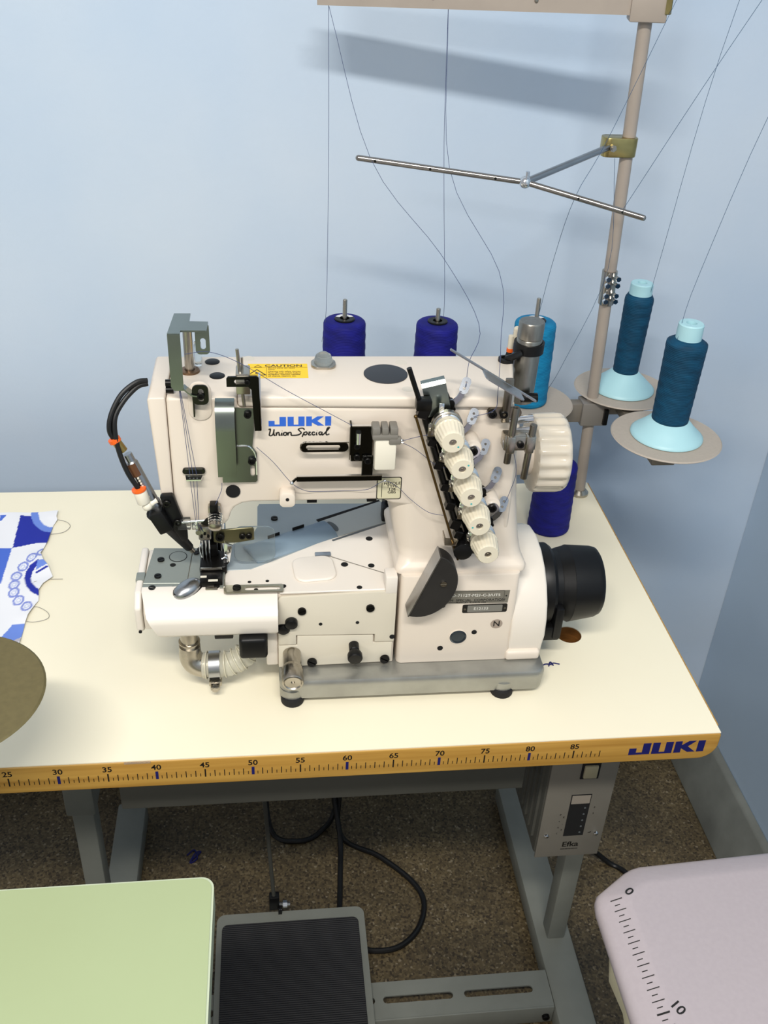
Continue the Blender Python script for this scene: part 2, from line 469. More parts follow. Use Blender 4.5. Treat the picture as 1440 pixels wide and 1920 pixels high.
LOGO = [[(0, 0), (0, .56), (.095, .56), (.095, .17), (.175, .17), (.175, .97), (.277, .97), (.277, 0)],
        [(.303, 0), (.303, .98), (.4, .98), (.4, .14), (.475, .14), (.475, 1), (.573, 1), (.573, 0)],
        [(.6, 0), (.6, 1), (.69, 1), (.69, .64), (.78, 1), (.878, 1), (.775, .53), (.885, .03), (.785, .03), (.69, .38), (.69, 0)],
        [(.905, .02), (.905, 1), (1, 1), (1, .02)]]
def logo(x, z, w, h, y, sh=0):
    g = G()
    for lt in LOGO: g.prism([(x + u * w + sh * v, z + v * h) for u, v in lt], 'y', y - .25, y + .2)
    return g

# shared small hardware (unit meshes, axis +z towards the viewer side)
def screw_mesh(name, m, slot=True):
    g = G()
    for sgn in (1, -1):
        P = []
        for k in range(9):
            a = math.radians(8 + 164 * k / 8); P.append((math.cos(a), sgn * math.sin(a)))
        g.prism(P, 'z', 0, .5)
    g.cyl((0, 0, -.3), (0, 0, .28), .98, n=18)
    return mesh(name, g, m, ang=30)
SCREW = screw_mesh('screw', M_OXIDE)
SCREWN = screw_mesh('screw_bright', M_NICKEL)
HOLE = mesh('hole', G().cyl((0, 0, -.5), (0, 0, .12), 1, n=18), M_HOLE)
HEXS = mesh('socket_screw', G().lathe([(1, 0), (1, .75), (.85, .9), (.5, .9), (.5, .45), (0, .45)], (0, 0, 0), (0, 0, 1), 18), M_OXIDE)
RF = Matrix.Rotation(math.radians(90), 3, 'X')     # local +z -> -y (front faces)
def fs(name, me, x, y, z, r, parent, tilt=0): return obj(name, me, None, parent, (x, y, z), RF @ Matrix.Rotation(math.radians(tilt), 3, 'Z'), (r / 1000,) * 3 if False else (r, r, r))
def ts(name, me, x, y, z, r, parent, tilt=0): return obj(name, me, None, parent, (x, y, z), Matrix.Rotation(math.radians(tilt), 3, 'Z'), (r, r, r))

# ================================================================== THE SETTING
FZ = -760.0
struct('floor', G().box(-1900, 800, -2600, 700, FZ - 20, FZ), M_FLOOR)
struct('wall_back', G().box(-1900, 900, 702, 800, FZ - 20, 1900), M_WALL)
struct('wall_right', G().box(804, 900, -2600, 701, FZ - 20, 1900), M_WALLR)
struct('baseboard_right', G().prism([(752, FZ + .5), (803.5, FZ + .5), (803.5, FZ + 112), (790, FZ + 106), (768, FZ + 40)], 'y', -2600, 701, 4, 2), M_CONC)
struct('baseboard_back', G().prism([(650, FZ + .5), (701.5, FZ + .5), (701.5, FZ + 112), (688, FZ + 106), (666, FZ + 40)], 'x', -1900, 751, 4, 2), M_CONC)

# ================================================================== SEWING TABLE
TX0, TX1, TY1 = -780, 417, 535
table = thing('sewing_table', 'cream topped sewing table with a wooden ruler edge and grey metal legs', 'table', (-180, 270, FZ))
hole = circ(289, 175, 15.8, 28)
top = obj('tabletop', G().plate([(TX0, 13), (TX1, 13), (TX1, TY1), (TX0, TY1)], [hole], 'z', -39, -1.2), M_WOODIN, table)
obj('laminate', G().plate([(TX0, 1), (TX1 - 1, 1), (TX1 - 1, TY1), (TX0, TY1)], [hole], 'z', -1.2, 0), M_LAM, top, label='cream laminate surface')
R = 22
edge_poly = [(TX0, -1.2), (TX0, -39)] + [(TX1 - R + R * math.sin(math.radians(a)), -39 + R - R * math.cos(math.radians(a))) for a in range(0, 91, 10)] + [(TX1, -4), (TX1 - 1.5, -1.2)]
edge = obj('wooden_edge', G().prism(edge_poly, 'y', 0, 13, 2.2, 3), M_WOOD, top, label='yellow wooden edge strip printed with a ruler')
obj('side_edge', G().box(TX1 - .2, TX1 + 1.2, 13.2, TY1, -39, -1.0), M_WOOD, top)
marks = G(); heavy = []
for h in range(0, 177):
    x = h * 5.0 - 600.0
    if h % 20 == 0: heavy.append(x)
    elif h % 10 == 0: marks.box(x - .75, x + .75, -.15, .5, -28, -16.5)
    elif h % 2 == 0: marks.box(x - .45, x + .45, -.15, .5, -27.6, -18.5)
    else: marks.box(x - .35, x + .35, -.15, .5, -27.2, -22.8)
for c in range(0, 90, 5):
    t = textg(str(c), 10.4, MF(c * 10 - 600, -.2, -10.4)); marks.raw(t.V, t.F)
obj('ruler_print', marks, M_INK, table)
TICK = mesh('decimetre_mark', G().box(-1.5, 1.5, -.15, .5, -5.75, 5.75), M_NAVY)
for x in heavy: obj('decimetre_mark', TICK, None, table, (x, 0, -22.25))
obj('logo_print', logo(313.5, -27.5, 87, 17.5, 0), M_NAVY, table, label='dark blue block lettering')
obj('scratch_tape', G().box(-232, -205, -.35, .4, -3.5, -1), mat('clear_tape', '#efe9dd', .2, trans=.8), table)

def leg_end(sx, xf0, xf1, xc):
    obj('foot', G().box(xf0, xf1, -20, 560, FZ + 8, FZ + 50, 5), M_STAND, table)
    for y in (0, 540): obj('foot_pad', G().cyl(((xf0 + xf1) / 2, y, FZ), ((xf0 + xf1) / 2, y, FZ + 9), 17), M_RUBBER, table)
    obj('leg', G().box(xc - 15, xc + 15, 220, 252, FZ + 48, -120, 3), M_STAND, table)
    obj('leg_sleeve', G().box(xc - 20, xc + 20, 212, 260, -330, -52, 3), M_STAND, table)
    obj('top_bracket', G().box(xc - 26, xc + 26, 40, 500, -52, -39.2, 2), M_STAND, table)
leg_end(1, 355, 415, 387)
leg_end(-1, -375, -322, -346)
obj('apron_rail', G().prism([(-255, -40), (222, -40), (222, -145), (-255, -145)], 'y', 62, 66, 1).box(-255, 222, 66, 120, -145, -141), M_DKSTAND, table)
obj('upper_rail', G().box(-322, 355, 260, 300, -120, -60, 3), M_DKSTAND, table)
slots = [rr(x, 134, 112, 12, 5.8) for x in (-235, -110, 15, 45 + 95, 270)]
obj('crossbar', G().plate([(-330, 104), (354, 104), (354, 164), (-330, 164)], slots, 'z', FZ + 50, FZ + 53).box(-330, 354, 101, 104.5, FZ + 12, FZ + 53, 1), M_STAND, table)
for x in (-318, 342):
    obj('bolt', HEXS, None, table, (x, 101, FZ + 30), RF, (6, 6, 6))

# ================================================================== FOOT PEDAL
pedal = thing('foot_pedal', 'grey metal foot pedal with a black ribbed rubber mat, on the floor', 'pedal', (-57, 180, FZ))
zt = FZ + 68
fr = rr(-57, 178, 246, 232, 14)
obj('frame', G().plate(fr, [], 'z', zt - 6, zt).prism(rr(-57, 178, 238, 224, 12), 'z', zt - 22, zt - 5.5), M_STAND, pedal)
obj('rubber_mat', G().prism(rr(-58, 168, 226, 210, 10), 'z', zt + .1, zt + 4, 1, 1), M_MAT, pedal)
obj('pivot_bracket', G().box(-175, -165, 100, 140, FZ, zt - 20).box(50, 60, 100, 140, FZ, zt - 20).cyl((-178, 120, FZ + 30), (63, 120, FZ + 30), 5), M_STAND, pedal)
obj('pull_rod', G().cyl((-108, 300, -142), (-84, 302, zt + 8), 3.2, n=12), M_DKSTAND, pedal, label='thin grey pull rod')
obj('rod_joint', G().box(-93, -76, 295, 309, zt + 2, zt + 34, 2).box(-78, -72, 288, 300, zt - 4, zt + 8), M_BLACK, pedal)
obj('joint_bolt', G().cyl((-77, 300, zt + 12), (-58, 299, zt + 12), 3.2, n=10).cyl((-70, 299, zt + 12), (-63, 299, zt + 12), 6, n=6), M_CHROME, pedal)

# ================================================================== CONTROL BOX AND CABLES
DOME = mesh('dome_screw', G().lathe([(1, 0), (.85, .4), (.5, .65), (0, .7)], (0, 0, 0), (0, 0, 1), 16), M_CHROME)
cb = thing('motor_control_box', 'grey motor control box with a keypad, hung under the table by the right leg', 'control box', (313, 160, -330))
obj('housing', G().box(268, 357, 101, 250, -322, -39.6, 3), M_DKSTAND, cb)
obj('face_panel', G().box(270, 358, 97.5, 101, -328, -60, 1), M_BOX, cb)
for k in range(7): obj('vent_rib', G().box(264.5, 268, 112 + k * 18, 120 + k * 18, -300, -130), M_DKSTAND, cb)
kp = obj('keypad', G().box(303.5, 330.5, 96.9, 97.6, -285.5, -205), M_HOLE, cb)
obj('display_window', G().box(304.6, 329.4, 96.6, 97, -222, -206.5), mat('grey_display', '#8d857a', .3), kp)
kd = G()
for k in range(5): kd.cyl((325, 96.6, -231 - k * 12), (325, 97, -231 - k * 12), 1.4, n=10)
obj('key_dot', kd, mat('keypad_grey', '#5b6062', .5), kp)
obj('screw', DOME, None, cb, (280.5, 97.4, -284), RF, (3.6,) * 3); obj('screw', DOME, None, cb, (348.5, 97.4, -284), RF, (3.6,) * 3)
obj('power_switch', G().box(312, 330, 93.5, 98, -172, -150, 1.5), mat('switch_plastic', '#9c957b', .45), cb); obj('switch_frame', G().box(309, 333, 96.4, 97.6, -175, -140), M_HOLE, cb)
bt = G()
for (s_, x, z, sz) in (('Efka', 316, -303.5, 14), ('P', 294, -243, 4), ('E', 299, -248, 4), ('+', 294, -256, 4), ('-', 299, -261, 4), ('4', 294, -268, 4), ('3', 299, -273, 4), ('1', 294, -280, 4), ('2', 338, -231, 4), ('3', 338, -243, 4), ('off', 339, -281, 4)):
    t = textg(s_, sz, MF(x, 97.2, z)); bt.raw(t.V, t.F)
for k in range(12): bt.box(304 + k * 2, 305.3 + k * 2, 97, 97.4, -313.2, -312)
obj('panel_lettering', bt, M_INK, cb)

def cable(label, pts, r=5.0, group=None):
    return tag(obj('power_cable', G().tube(pts, r, 10), M_CABLE), label, 'cable', group)
fz = FZ + 6
cable('black cable looping wide on the floor right of the pedal', [(62, 576, -300), (45, 540, fz + 120), (42, 490, fz + 4), (110, 440, fz), (163, 384, fz), (181, 338, fz), (165, 287, fz), (128, 254, fz), (84, 249, fz), (40, 262, fz)])
cable('black cable running straight down to the back of the pedal', [(13, 580, -290), (26, 540, fz + 120), (40, 480, fz + 14), (36, 410, fz), (30, 340, fz), (25, 300, fz + 12)])
cable('black cable hanging in a shallow loop behind the pull rod', [(-103, 585, -280), (-100, 575, fz + 90), (-88, 510, fz), (-43, 484, fz), (4, 503, fz), (40, 540, fz + 60), (70, 585, -300)])
cable('black cable entering the control box from the left', [(120, 330, -160), (215, 345, -250), (300, 300, -290), (318, 249, -280)])
cable('short black cable leaving the control box towards the right wall', [(330, 246, -270), (400, 300, -500), (470, 400, -680), (540, 395, fz), (575, 355, fz), (640, 200, fz), (700, 60, fz)])
tag(obj('thread_tangle', G().tube([(-245, 470, FZ + 1.5), (-232, 480, FZ + 3), (-226, 462, FZ + 2), (-238, 452, FZ + 3), (-230, 470, FZ + 5), (-220, 476, FZ + 2), (-236, 458, FZ + 2)], 1.6, 5), M_NAVY), 'small dark blue tangle of thread on the floor', 'thread')

# ================================================================== NEIGHBOURING FURNITURE AT THE FRONT
gt = thing('green_table', 'pale green table top with a rounded corner at the front left', 'table', (-560, -430, FZ))
gp = rr(-634, -445, 1000, 600, 12, 6)
gtop = obj('tabletop', G().prism(gp, 'z', -28, -.5), M_GREENED, gt)
obj('laminate', G().prism(rr(-634, -445, 996, 596, 11, 6), 'z', -.5, .6), M_GREEN, gtop, label='pale green laminate')
for x in (-1090, -190):
    for y in (-700, -200): obj('leg', G().box(x - 20, x + 20, y - 20, y + 20, FZ, -28, 2), M_STAND, gt)
ns = thing('neighbour_thread_stand', 'olive grey round spool plate of another thread stand, cut off at the left edge', 'thread stand', (-520, -230, 0))
obj('spool_plate', G().lathe([(0, -1.5), (80.5, -1.5), (82.5, 0), (80.5, 1.5), (0, 2.5)], (-360, -62, 160), (0, 0, 1), 64), M_OLIVE, ns)
obj('pole', G().cyl((-520, -230, .6), (-520, -230, 620), 9), M_POLE, ns)
obj('arm', G().tube([(-520, -230, 150), (-480, -190, 150), (-360, -62, 152)], 6, 10), M_POLE, ns)
obj('flange', G().cyl((-520, -230, .7), (-520, -230, 8), 26), M_OLIVE, ns)

# white bed of a second machine, front right
st = thing('side_table', 'plain table standing under the white speckled machine bed', 'table', (520, -480, FZ))
obj('tabletop', G().box(285, 790, -800, -215, -30, -.5, 3), M_LAM, st)
for x in (315, 760):
    for y in (-770, -245): obj('leg', G().box(x - 18, x + 18, y - 18, y + 18, FZ, -30, 2), M_STAND, st)
wm = thing('white_machine_bed', 'white speckled machine bed with a printed centimetre scale, at the lower right', 'sewing machine', (420, -420, 0))
zt = 70.0
out = [(194.5, -231), (191.5, -236.5), (190, -246), (190, -700), (640, -700), (640, -188), (360, -199), (240, -205), (232, -207), (224, -211)]
rings = []
def inset(P, d):
    Q = []
    for x, y in P:
        cx = max(x, 226); cy = min(y, -242)
        v = Vector((cx - x, cy - y)); v = v.normalized() if v.length > 0 else v; Q.append((x + v.x * d, y + v.y * d))
    return Q
for dz, d in ((-26, 2.5), (-20, .3), (-16, 0), (-12.5, 1.2), (-10, 3.2), (-8, 6.5), (-1, 22), (0, 27)): rings.append([Vector((x, y, zt + dz)) for x, y in inset(out, d)])
bed = obj('extension_bed', G().loft(rings), M_SPECK, wm, ang=50)
obj('body', G().prism([(203, -262), (196, -284), (199, -312), (196, -330), (196, -600), (560, -600), (560, -240), (215, -240)], 'z', 14, 53, 3), M_CREAMPL, wm)
obj('base', G().prism([(212, -300), (212, -600), (560, -600), (560, -246), (230, -246)], 'z', -.5, 14, 2), M_CREAMPL, wm)
sg = G()
Ls = math.radians(3.2)
def sp(t, u): return (206.5 + t * .05 * 10 + u, -242.5 - t * 10)
for h in range(0, 45):
    t = h / 2; x, y = sp(t, 0)
    w_ = .8 if h % 20 else (.9 if h == 0 else 1.5)
    l0, l1 = ((-4.6, 4.6) if h % 2 == 0 else (-2.8, 1.4))
    zz = lambda q: zt - 8 + 7 * (q - 196.5) / 15.5 + .15
    sg.raw([(x + l0, y - w_ / 2, zz(x + l0)), (x + l1, y - w_ / 2, zz(x + l1)), (x + l1, y + w_ / 2, zz(x + l1)), (x + l0, y + w_ / 2, zz(x + l0))], [[0, 1, 2, 3]])
for k in (0, 10, 20):
    x, y = sp(k, 0); t = textg(str(k), 11.5, Matrix.Translation((x + 12, y + (4.5 if k == 0 else 3), zt + .12)) @ Matrix.Rotation(math.radians(-60), 4, 'Z')); sg.raw(t.V, t.F)
obj('scale_print', sg, M_INK, wm)

# ================================================================== THE COVERSTITCH SEWING MACHINE
sm = thing('sewing_machine', 'cream industrial cylinder bed sewing machine standing on the table', 'sewing machine', (20, 150, 0))
YA = 110.0        # front face of the arm
YF = 95.0         # front face of the base block
ZB = 140.0        # bed surface
ZT = 363.0        # top of the arm

# ---- base pan and feet
pan = obj('base_pan', G().loft([[Vector((x, y, z)) for x, y in rr(80, 175, w_, d_, r_, 6)] for z, w_, d_, r_ in
        ((9, 298, 204, 12), (26, 301, 207, 13), (31, 301, 207, 13), (34, 298, 204, 12), (35, 293, 199, 10))]), M_ALU, sm)
obj('pan_handle', G().prism([(-69, 128), (-69, 150), (-82, 172), (-90, 172), (-90, 160), (-74, 128)], 'z', 24, 35, 2), M_ALU, pan)
for (x, y) in ((-56, 80), (183, 80), (-66, 150), (215, 255), (-56, 262)):
    obj('foot', G().cyl((x, y, 0), (x, y, 10), 13 if y < 100 else 9, n=24, bv=1.5), M_RUBBER, sm)
for (x, y) in ((-56, 80), (183, 80)): obj('foot_boss', G().cyl((x, y + 4, 6), (x, y + 4, 20), 14, n=24), M_ALU, pan)
obj('drip_felt', G().box(-40, 165, 84, 240, 2, 8.5), M_RUBBER, pan)

# ---- base block, front panels, motor cover
obj('base_block', G().prism(rr(126, 172, 130, 154, 6), 'z', 35.2, 157, 1.5, 2), M_CREAM, sm)
obj('bed_block', G().box(-71, 57.5, 98.5, 262, 35.2, 138.5, 1.5), M_CREAM, sm)
up = obj('upper_panel', G().prism([(-70.5, 131), (-67, 135.5), (57, 139.5), (57, 69), (35, 69), (35, 80), (-51, 82), (-51, 69), (-70.5, 69)], 'y', YF - 1, YF + 3.4, 1.2, 2), M_PANEL, sm)
lp = obj('lower_panel', G().prism([(-70.5, 67.6), (-50, 67.6), (-50, 80.6), (33.6, 78.6), (33.6, 67.6), (55, 67.6), (55, 39), (-70.5, 36.5)], 'y', YF - .2, YF + 3.4, .8, 2), M_PANEL, sm)
for (x, z, r) in ((-44.9, 116.6, 4.6), (28.7, 118, 4.6)): fs('screw', SCREW, x, YF - 1, z, r, up, 20)
fs('hole', HOLE, -24.7, YF - 1, 97.3, 2, up); fs('hole', HOLE, 15.4, YF - 1, 97.8, 2, up)
fs('hole', HOLE, 54.5, YF - 1, 76, 3, up)
for (x, z) in ((-33.7, 43.3), (47.7, 44)): fs('screw', SCREW, x, YF - .2, z, 5.4, lp, -30)
obj('plunger_knob', G().cyl((-56.3, YF - 1, 103), (-56.3, YF - 8, 102), 6.8, n=24, bv=1.2), M_BLACK, up)
obj('plunger_knob', G().cyl((-65, YF - 1, 93), (-65, YF - 6, 92.6), 5.6, n=24, bv=1).prism(rr(-65, 92.5, 14, 13, 5), 'y', YF - 2.2, YF), M_BLACK, up)
obj('latch_pin', G().lathe([(5.6, 0), (5.6, 9), (4.6, 10), (4.6, 13), (7.6, 14), (8.2, 15.5), (8.2, 21), (7.4, 22.5), (0, 23)], (12.3, YF, 66), (0, -1, -.12), 28), M_BLACK, lp, label='black turned latch pin')
kn = G().lathe([(10, 0), (10, 20), (11.4, 22), (11.8, 26), (11.8, 42), (11, 43.5), (9.6, 44), (8.6, 42.5), (2.2, 42), (2.2, 40.5), (0, 40.5)], (-56, YF, 56), (0, -1, -.1), 36)
obj('round_knob', kn, M_NICKEL, sm, label='shiny worn nickel knob')
obj('bed_post', G().box(44, 57, 93.5, 112, 136, 158, 1.6), M_WHITE, sm)

cov = [(98, 36), (97, 50), (92, 70), (94, 92), (100, 110), (112, 127), (128, 140), (150, 149), (177, 152), (205, 146), (228, 133), (242, 110), (246, 80), (246, 36)]
obj('motor_cover', G().prism(cov, 'x', 188, 228.5, 3.5, 3, bang=40), M_COVER, sm, ang=45)
obj('cover_sill', G().box(186, 226, 91.5, 110, 35.3, 49, 4, 3), M_CREAM, sm)
mc = (165, 90)
mot = obj('motor', G().lathe([(47, 0), (48, 2), (48, 14), (45, 18), (40, 19), (40, 26)], (229, mc[0], mc[1]), (1, 0, 0), 40), M_BLACK, sm, label='black drum shaped motor')
obj('motor_housing', G().loft([[Vector((x, mc[0] - dy + r * math.cos(a) * sy, mc[1] + r * math.sin(a) * (1 if math.sin(a) > 0 else sb))) for a in [2 * math.pi * k / 40 for k in range(40)]]
     for x, r, sy, sb, dy in ((253, 38, 1, 1.02, 0), (256, 41, 1, 1.05, 0), (268, 44, 1, 1.08, 0), (268.6, 44.6, 1, 1.08, 0), (298, 42.5, 1, .98, 0), (303, 41, 1, .93, 0), (305, 38, 1, .9, 0))]), M_BLACK, mot, ang=40)
obj('motor_bracket', G().box(229, 256, 118, 150, 40, 60, 3).box(246, 256, 116, 150, 44, 88, 2), M_BLACK, mot)
fs('screw', SCREWN, 238, 121, 78, 2.6, mot); fs('screw', SCREWN, 238, 126, 56, 2.4, mot)

# ---- column and arm castings
def crz(z, x0, x1, y0, y1, r): return rrz(z, x0, x1, y0, y1, r, 8)
obj('column', G().loft([crz(156.5, 55, 198, 101, 225, 8), crz(161, 55, 198, 101, 225, 8), crz(164, 56.5, 196.5, 102.5, 224, 9), crz(167, 59, 194.5, 106, 222, 12),
     crz(172, 60, 193.5, 108.5, 220, 16), crz(185, 56, 191, 109.5, 218, 20), crz(210, 51, 187, 109.5, 214, 23), crz(235, 48, 184, 109.55, 210, 25), crz(290, 47, 178, 110.8, 204, 24), crz(345, 50, 168, 113, 203, 18)]), M_CREAM, sm, ang=50)
armp = [(-171, 362.5), (-105, 362.5), (-105, 350.6), (150, 350.6), (166, 344), (172, 330), (174, 205), (78, 205), (76, 236), (48, 240), (38, 245), (-95, 245), (-104, 243.5), (-112, 239), (-116, 232), (-118, 224), (-123, 218), (-164, 218), (-170, 222), (-171, 228)]
arm = obj('arm', G().prism(armp, 'y', YA, 205, 4.5, 3), M_CREAM, sm)
obj('face_cover', G().prism([(-171.6, 362.5), (-186, 362.5), (-188.3, 360), (-183.2, 252), (-178, 232), (-171.6, 226)], 'y', YA, 205, 3.5, 3), M_CREAM, sm)
cover = [(-104.6, 111)] + [(150 + 14 * math.sin(math.radians(a)), 97 + 14 - 14 * math.cos(math.radians(a))) for a in range(0, 91, 15)] + [(176, 170), (176, 204), (-104.6, 204)]
cover = [(-104.6, YA + .6), (152, YA - 6)] + [(152 + 11 * math.sin(math.radians(a)), YA + 5 - 11 * math.cos(math.radians(a))) for a in range(15, 100, 15)] + [(178, 188), (176, 204), (-104.6, 204.5)]
tc_ = obj('top_cover', G().prism(cover, 'z', 351.2, ZT, 3.2, 3), M_CREAM, sm)
# things on the top of the arm
obj('oil_cap', G().lathe([(0, 0), (22, 0), (22, 1.2), (20.5, 2), (0, 2)], (41, 158, ZT - .4), (0, 0, 1), 48), mat('charcoal_plastic', '#2e3136', .5), tc_, label='flat round charcoal cap')
for (x, y, r) in ((-125, 157, 7.6), (-131, 190, 7.4)): obj('plug', G().lathe([(r, 0), (r, .6), (r * .8, 1.4), (0, 1.6)], (x, y, ZT - .6), (0, 0, 1), 24), M_BLACK, arm)
for (x, y) in ((-95, 197), (60, 186), (59, 124)): obj('recess', G().cyl((x, y, ZT - .5), (x, y, ZT + .12), 6, n=24), mat('recess_paint_%d' % x, '#cdc5b7', .5), tc_)
dm = obj('oil_sight_base', G().prism(rr(-20, 180, 25, 22, 8), 'z', ZT - .3, ZT + 3, 1), M_NICKEL, tc_)
obj('oil_sight_glass', G().lathe([(9.5, 0), (9.3, 4), (7.6, 8.4), (4, 11), (0, 11.8)], (-20, 180, ZT + 2.8), (0, 0, 1), 28), M_GLASS, dm, label='clear glass dome')
cs = obj('caution_sticker', G().raw([(-95.4, 184, ZT + .1), (-36.1, 184, ZT + .1), (-36.1, 150, ZT + .1), (-95.4, 150, ZT + .1)], [[3, 2, 1, 0]]), M_YELLOW, tc_, label='yellow CAUTION sticker')
ct = G()
t = textg('CAUTION', 7.4, MT(-60, 178.6, ZT + .2), sx=1.12); ct.raw(t.V, t.F)
for k, s_ in enumerate(('Moving parts can cause', 'injury.', 'Operate with safety devices.', 'Turn off main switch before', 'threading, changing needles,', 'oil change, cleaning, etc.')):
    t = textg(s_, 3.3, MT(-75.5, 173.6 - k * 3.5 - (1.2 if k > 1 else 0), ZT + .2), 'LEFT', .86); ct.raw(t.V, t.F)
def tri(cx, cy, w_, h_, t_): ct.plate([(cx - w_ / 2, cy - h_ / 2), (cx + w_ / 2, cy - h_ / 2), (cx, cy + h_ / 2)], [[(cx - w_ / 2 + t_ * 2, cy - h_ / 2 + t_), (cx + w_ / 2 - t_ * 2, cy - h_ / 2 + t_), (cx, cy + h_ / 2 - t_ * 1.9)]], 'z', ZT + .12, ZT + .25)
tri(-85.5, 178.4, 8, 5.4, .5); tri(-86.5, 164, 19, 14, 1.0); ct.box(-88, -83.5, 160.5, 163, ZT + .12, ZT + .25)
ct.box(-77.2, -76.9, 152, 175, ZT + .12, ZT + .22); ct.box(-95, -36.5, 174.9, 175.2, ZT + .12, ZT + .22)
obj('caution_lettering', ct, M_INK, cs)
# print on the arm
obj('logo_print', logo(-76, 331.5, 60, 10.2, YA - .1), M_BLUEINK, arm, label='bright blue block lettering')
def S2(pts): return [(-76.5 + (x - 420) / 740 * 59.5, (515 - y) / 740 * 59.5 + 319.5) for x, y in pts]
ST = [[(425, 410), (447, 405), (440, 450), (433, 488), (455, 494), (478, 470), (490, 408)], [(490, 408), (485, 455), (492, 492), (505, 484)], [(515, 450), (517, 492)], [(517, 480), (528, 455), (545, 452), (550, 470), (550, 490), (566, 484)],
      [(582, 455), (578, 488), (592, 484)], [(584, 430), (587, 430)], [(622, 450), (603, 462), (605, 486), (625, 492), (640, 476), (636, 456), (622, 450)], [(655, 450), (655, 492)], [(655, 482), (668, 455), (688, 452), (694, 470), (695, 490), (735, 493), (785, 484), (815, 458), (795, 432), (780, 412), (808, 396), (842, 399), (850, 418)],
      [(826, 512), (850, 450)], [(846, 462), (872, 446), (886, 466), (868, 488), (846, 482)], [(930, 455), (908, 450), (912, 466), (900, 478), (912, 490), (935, 483)], [(978, 456), (958, 450), (945, 470), (957, 490), (982, 483)], [(1000, 454), (997, 487), (1010, 484)], [(1003, 432), (1006, 432)],
      [(1063, 456), (1040, 450), (1028, 470), (1040, 490), (1060, 476)], [(1066, 450), (1063, 486), (1080, 486), (1120, 440), (1155, 392), (1132, 396), (1115, 455), (1120, 490), (1155, 478)]]
us = G()
for s_ in ST: us.tube([(x, YA + .1, z) for x, z in S2(s_)], .75, 6, 4)
obj('script_print', us, M_INK, arm, label='black script lettering')
ns_ = obj('needle_sticker', G().prism(rr(44, 259.2, 25.5, 26.5, 2.5), 'y', YA - .25, YA + .2), M_INK, arm, label='needle type sticker with a black border')
obj('sticker_field', G().prism(rr(44, 259.2, 23.6, 24.6, 2), 'y', YA - .4, YA), M_STICK, ns_)
nt_ = G()
for k, s_ in enumerate(('NEEDLE', 'TYPE', '128', 'GBS')):
    t = textg(s_, 4.3, MF(47, YA - .5, 265 - k * 3.5), sx=1.15); nt_.raw(t.V, t.F)
nt_.box(36.3, 36.9, YA - .5, YA - .3, 249, 266); nt_.box(36.45, 36.75, YA - .5, YA - .3, 247.5, 249)
obj('sticker_lettering', nt_, M_INK, ns_)
fs('plug', HOLE, -112.6, YA - .3, 259, 7.2, arm)
lug = obj('lug', G().prism(rr(-59, 255, 16, 16.5, 5), 'y', YA - 14, YA + 2, 1.8, 2), M_CREAM, arm); fs('hole', HOLE, -59, YA - 14.2, 256.5, 1.8, lug)
obj('head_boss', G().prism(rr(-139.5, 359, 22, 40, 10.5), 'y', YA - 1.6, YA + 2, 1, 2), M_CREAM, arm)
for x in (-34, 27): obj('under_clip', G().box(x - 5, x + 5, YA + .5, YA + 8, 243, 245.3), M_BLACK, arm)
# nameplates on the base block
np_ = obj('nameplate', G().prism([(103, 119.5), (104, 137), (181, 135.5), (180, 118.5)], 'y', YF - .5, YF + .3), mat('nameplate_metal', '#8f8b80', .4, .5), sm, label='grey maker nameplate')
nl = G()
for s_, x, z, sz, k in (('UNION  SPECIAL  CORPORATION', 140, 123.4, 4.1, 1.18), ('HUNTLEY  ILLINOIS USA', 139, 120.4, 2.8, 1.1)):
    t = textg(s_, sz, MF(x, YF - .6, z, -.8), sx=k); nl.raw(t.V, t.F)
for a in ((106.5, 121, 175, 121.3), (106.5, 135, 175, 135.3), (106.3, 121, 106.6, 135.2), (175, 120.5, 175.3, 134.8)): nl.box(a[0], a[2], YF - .65, YF - .4, a[1], a[3])
obj('plate_lettering', nl, M_INK, np_)
t = textg('FD-7112T-M21-C-2/UT5', 5.0, MF(143, YF - .6, 129.8, -.8), sx=1.1)
obj('stamped_code', t, mat('bright_stamp', '#d8d5cb', .3), np_)
fs('rivet', HOLE, 177.6, YF - .5, 128, 1.0, np_)
se = obj('serial_plate', G().prism(rr(155.4, 111.4, 50, 11.6, 2), 'y', YF - .5, YF + .3), M_INK, sm, label='black serial number plate')
obj('serial_field', G().prism(rr(155.4, 111.4, 39, 9, 1), 'y', YF - .8, YF), mat('serial_metal', '#8d8b84', .4, .4), se)
obj('serial_number', textg('E12133', 5.0, MF(151, YF - .9, 111.4, -.8), sx=1.1), mat('stamped_white', '#c9c6bd', .4), se)
for x in (133, 177.8): fs('rivet', SCREWN, x, YF - .6, 111.4, 1.4, se)
nb = obj('round_sticker', G().prism(circ(171, 88.5, 6.8, 28, 6.4), 'y', YF - .35, YF + .2), mat('grey_sticker', '#9b8d80', .5), sm, label='round grey sticker with the letter N')
obj('sticker_letter', textg('N', 10.5, MF(171, YF - .45, 88.5)), M_INK, nb)
rg = obj('sight_ring', G().lathe([(10.8, 0), (10.8, .6), (9.6, .8), (9.4, -2.5), (9.6, -3)], (129, YF, 71.5), (0, -1, 0), 36, cap=False), M_CREAM, sm)
obj('sight_plug', G().lathe([(9.4, 0), (9.4, .5), (7.6, 1.2), (7.6, .3), (0, .3)], (129, YF - .1, 71.5), (0, -1, 0), 32), mat('dark_sight', '#3c444b', .25, .6), rg)
for (x, z, r) in ((108, 117, 3.2), (146.8, 77.6, 3), (109.9, 56, 3.2)): fs('hole', HOLE, x, YF - .1, z, r, sm)

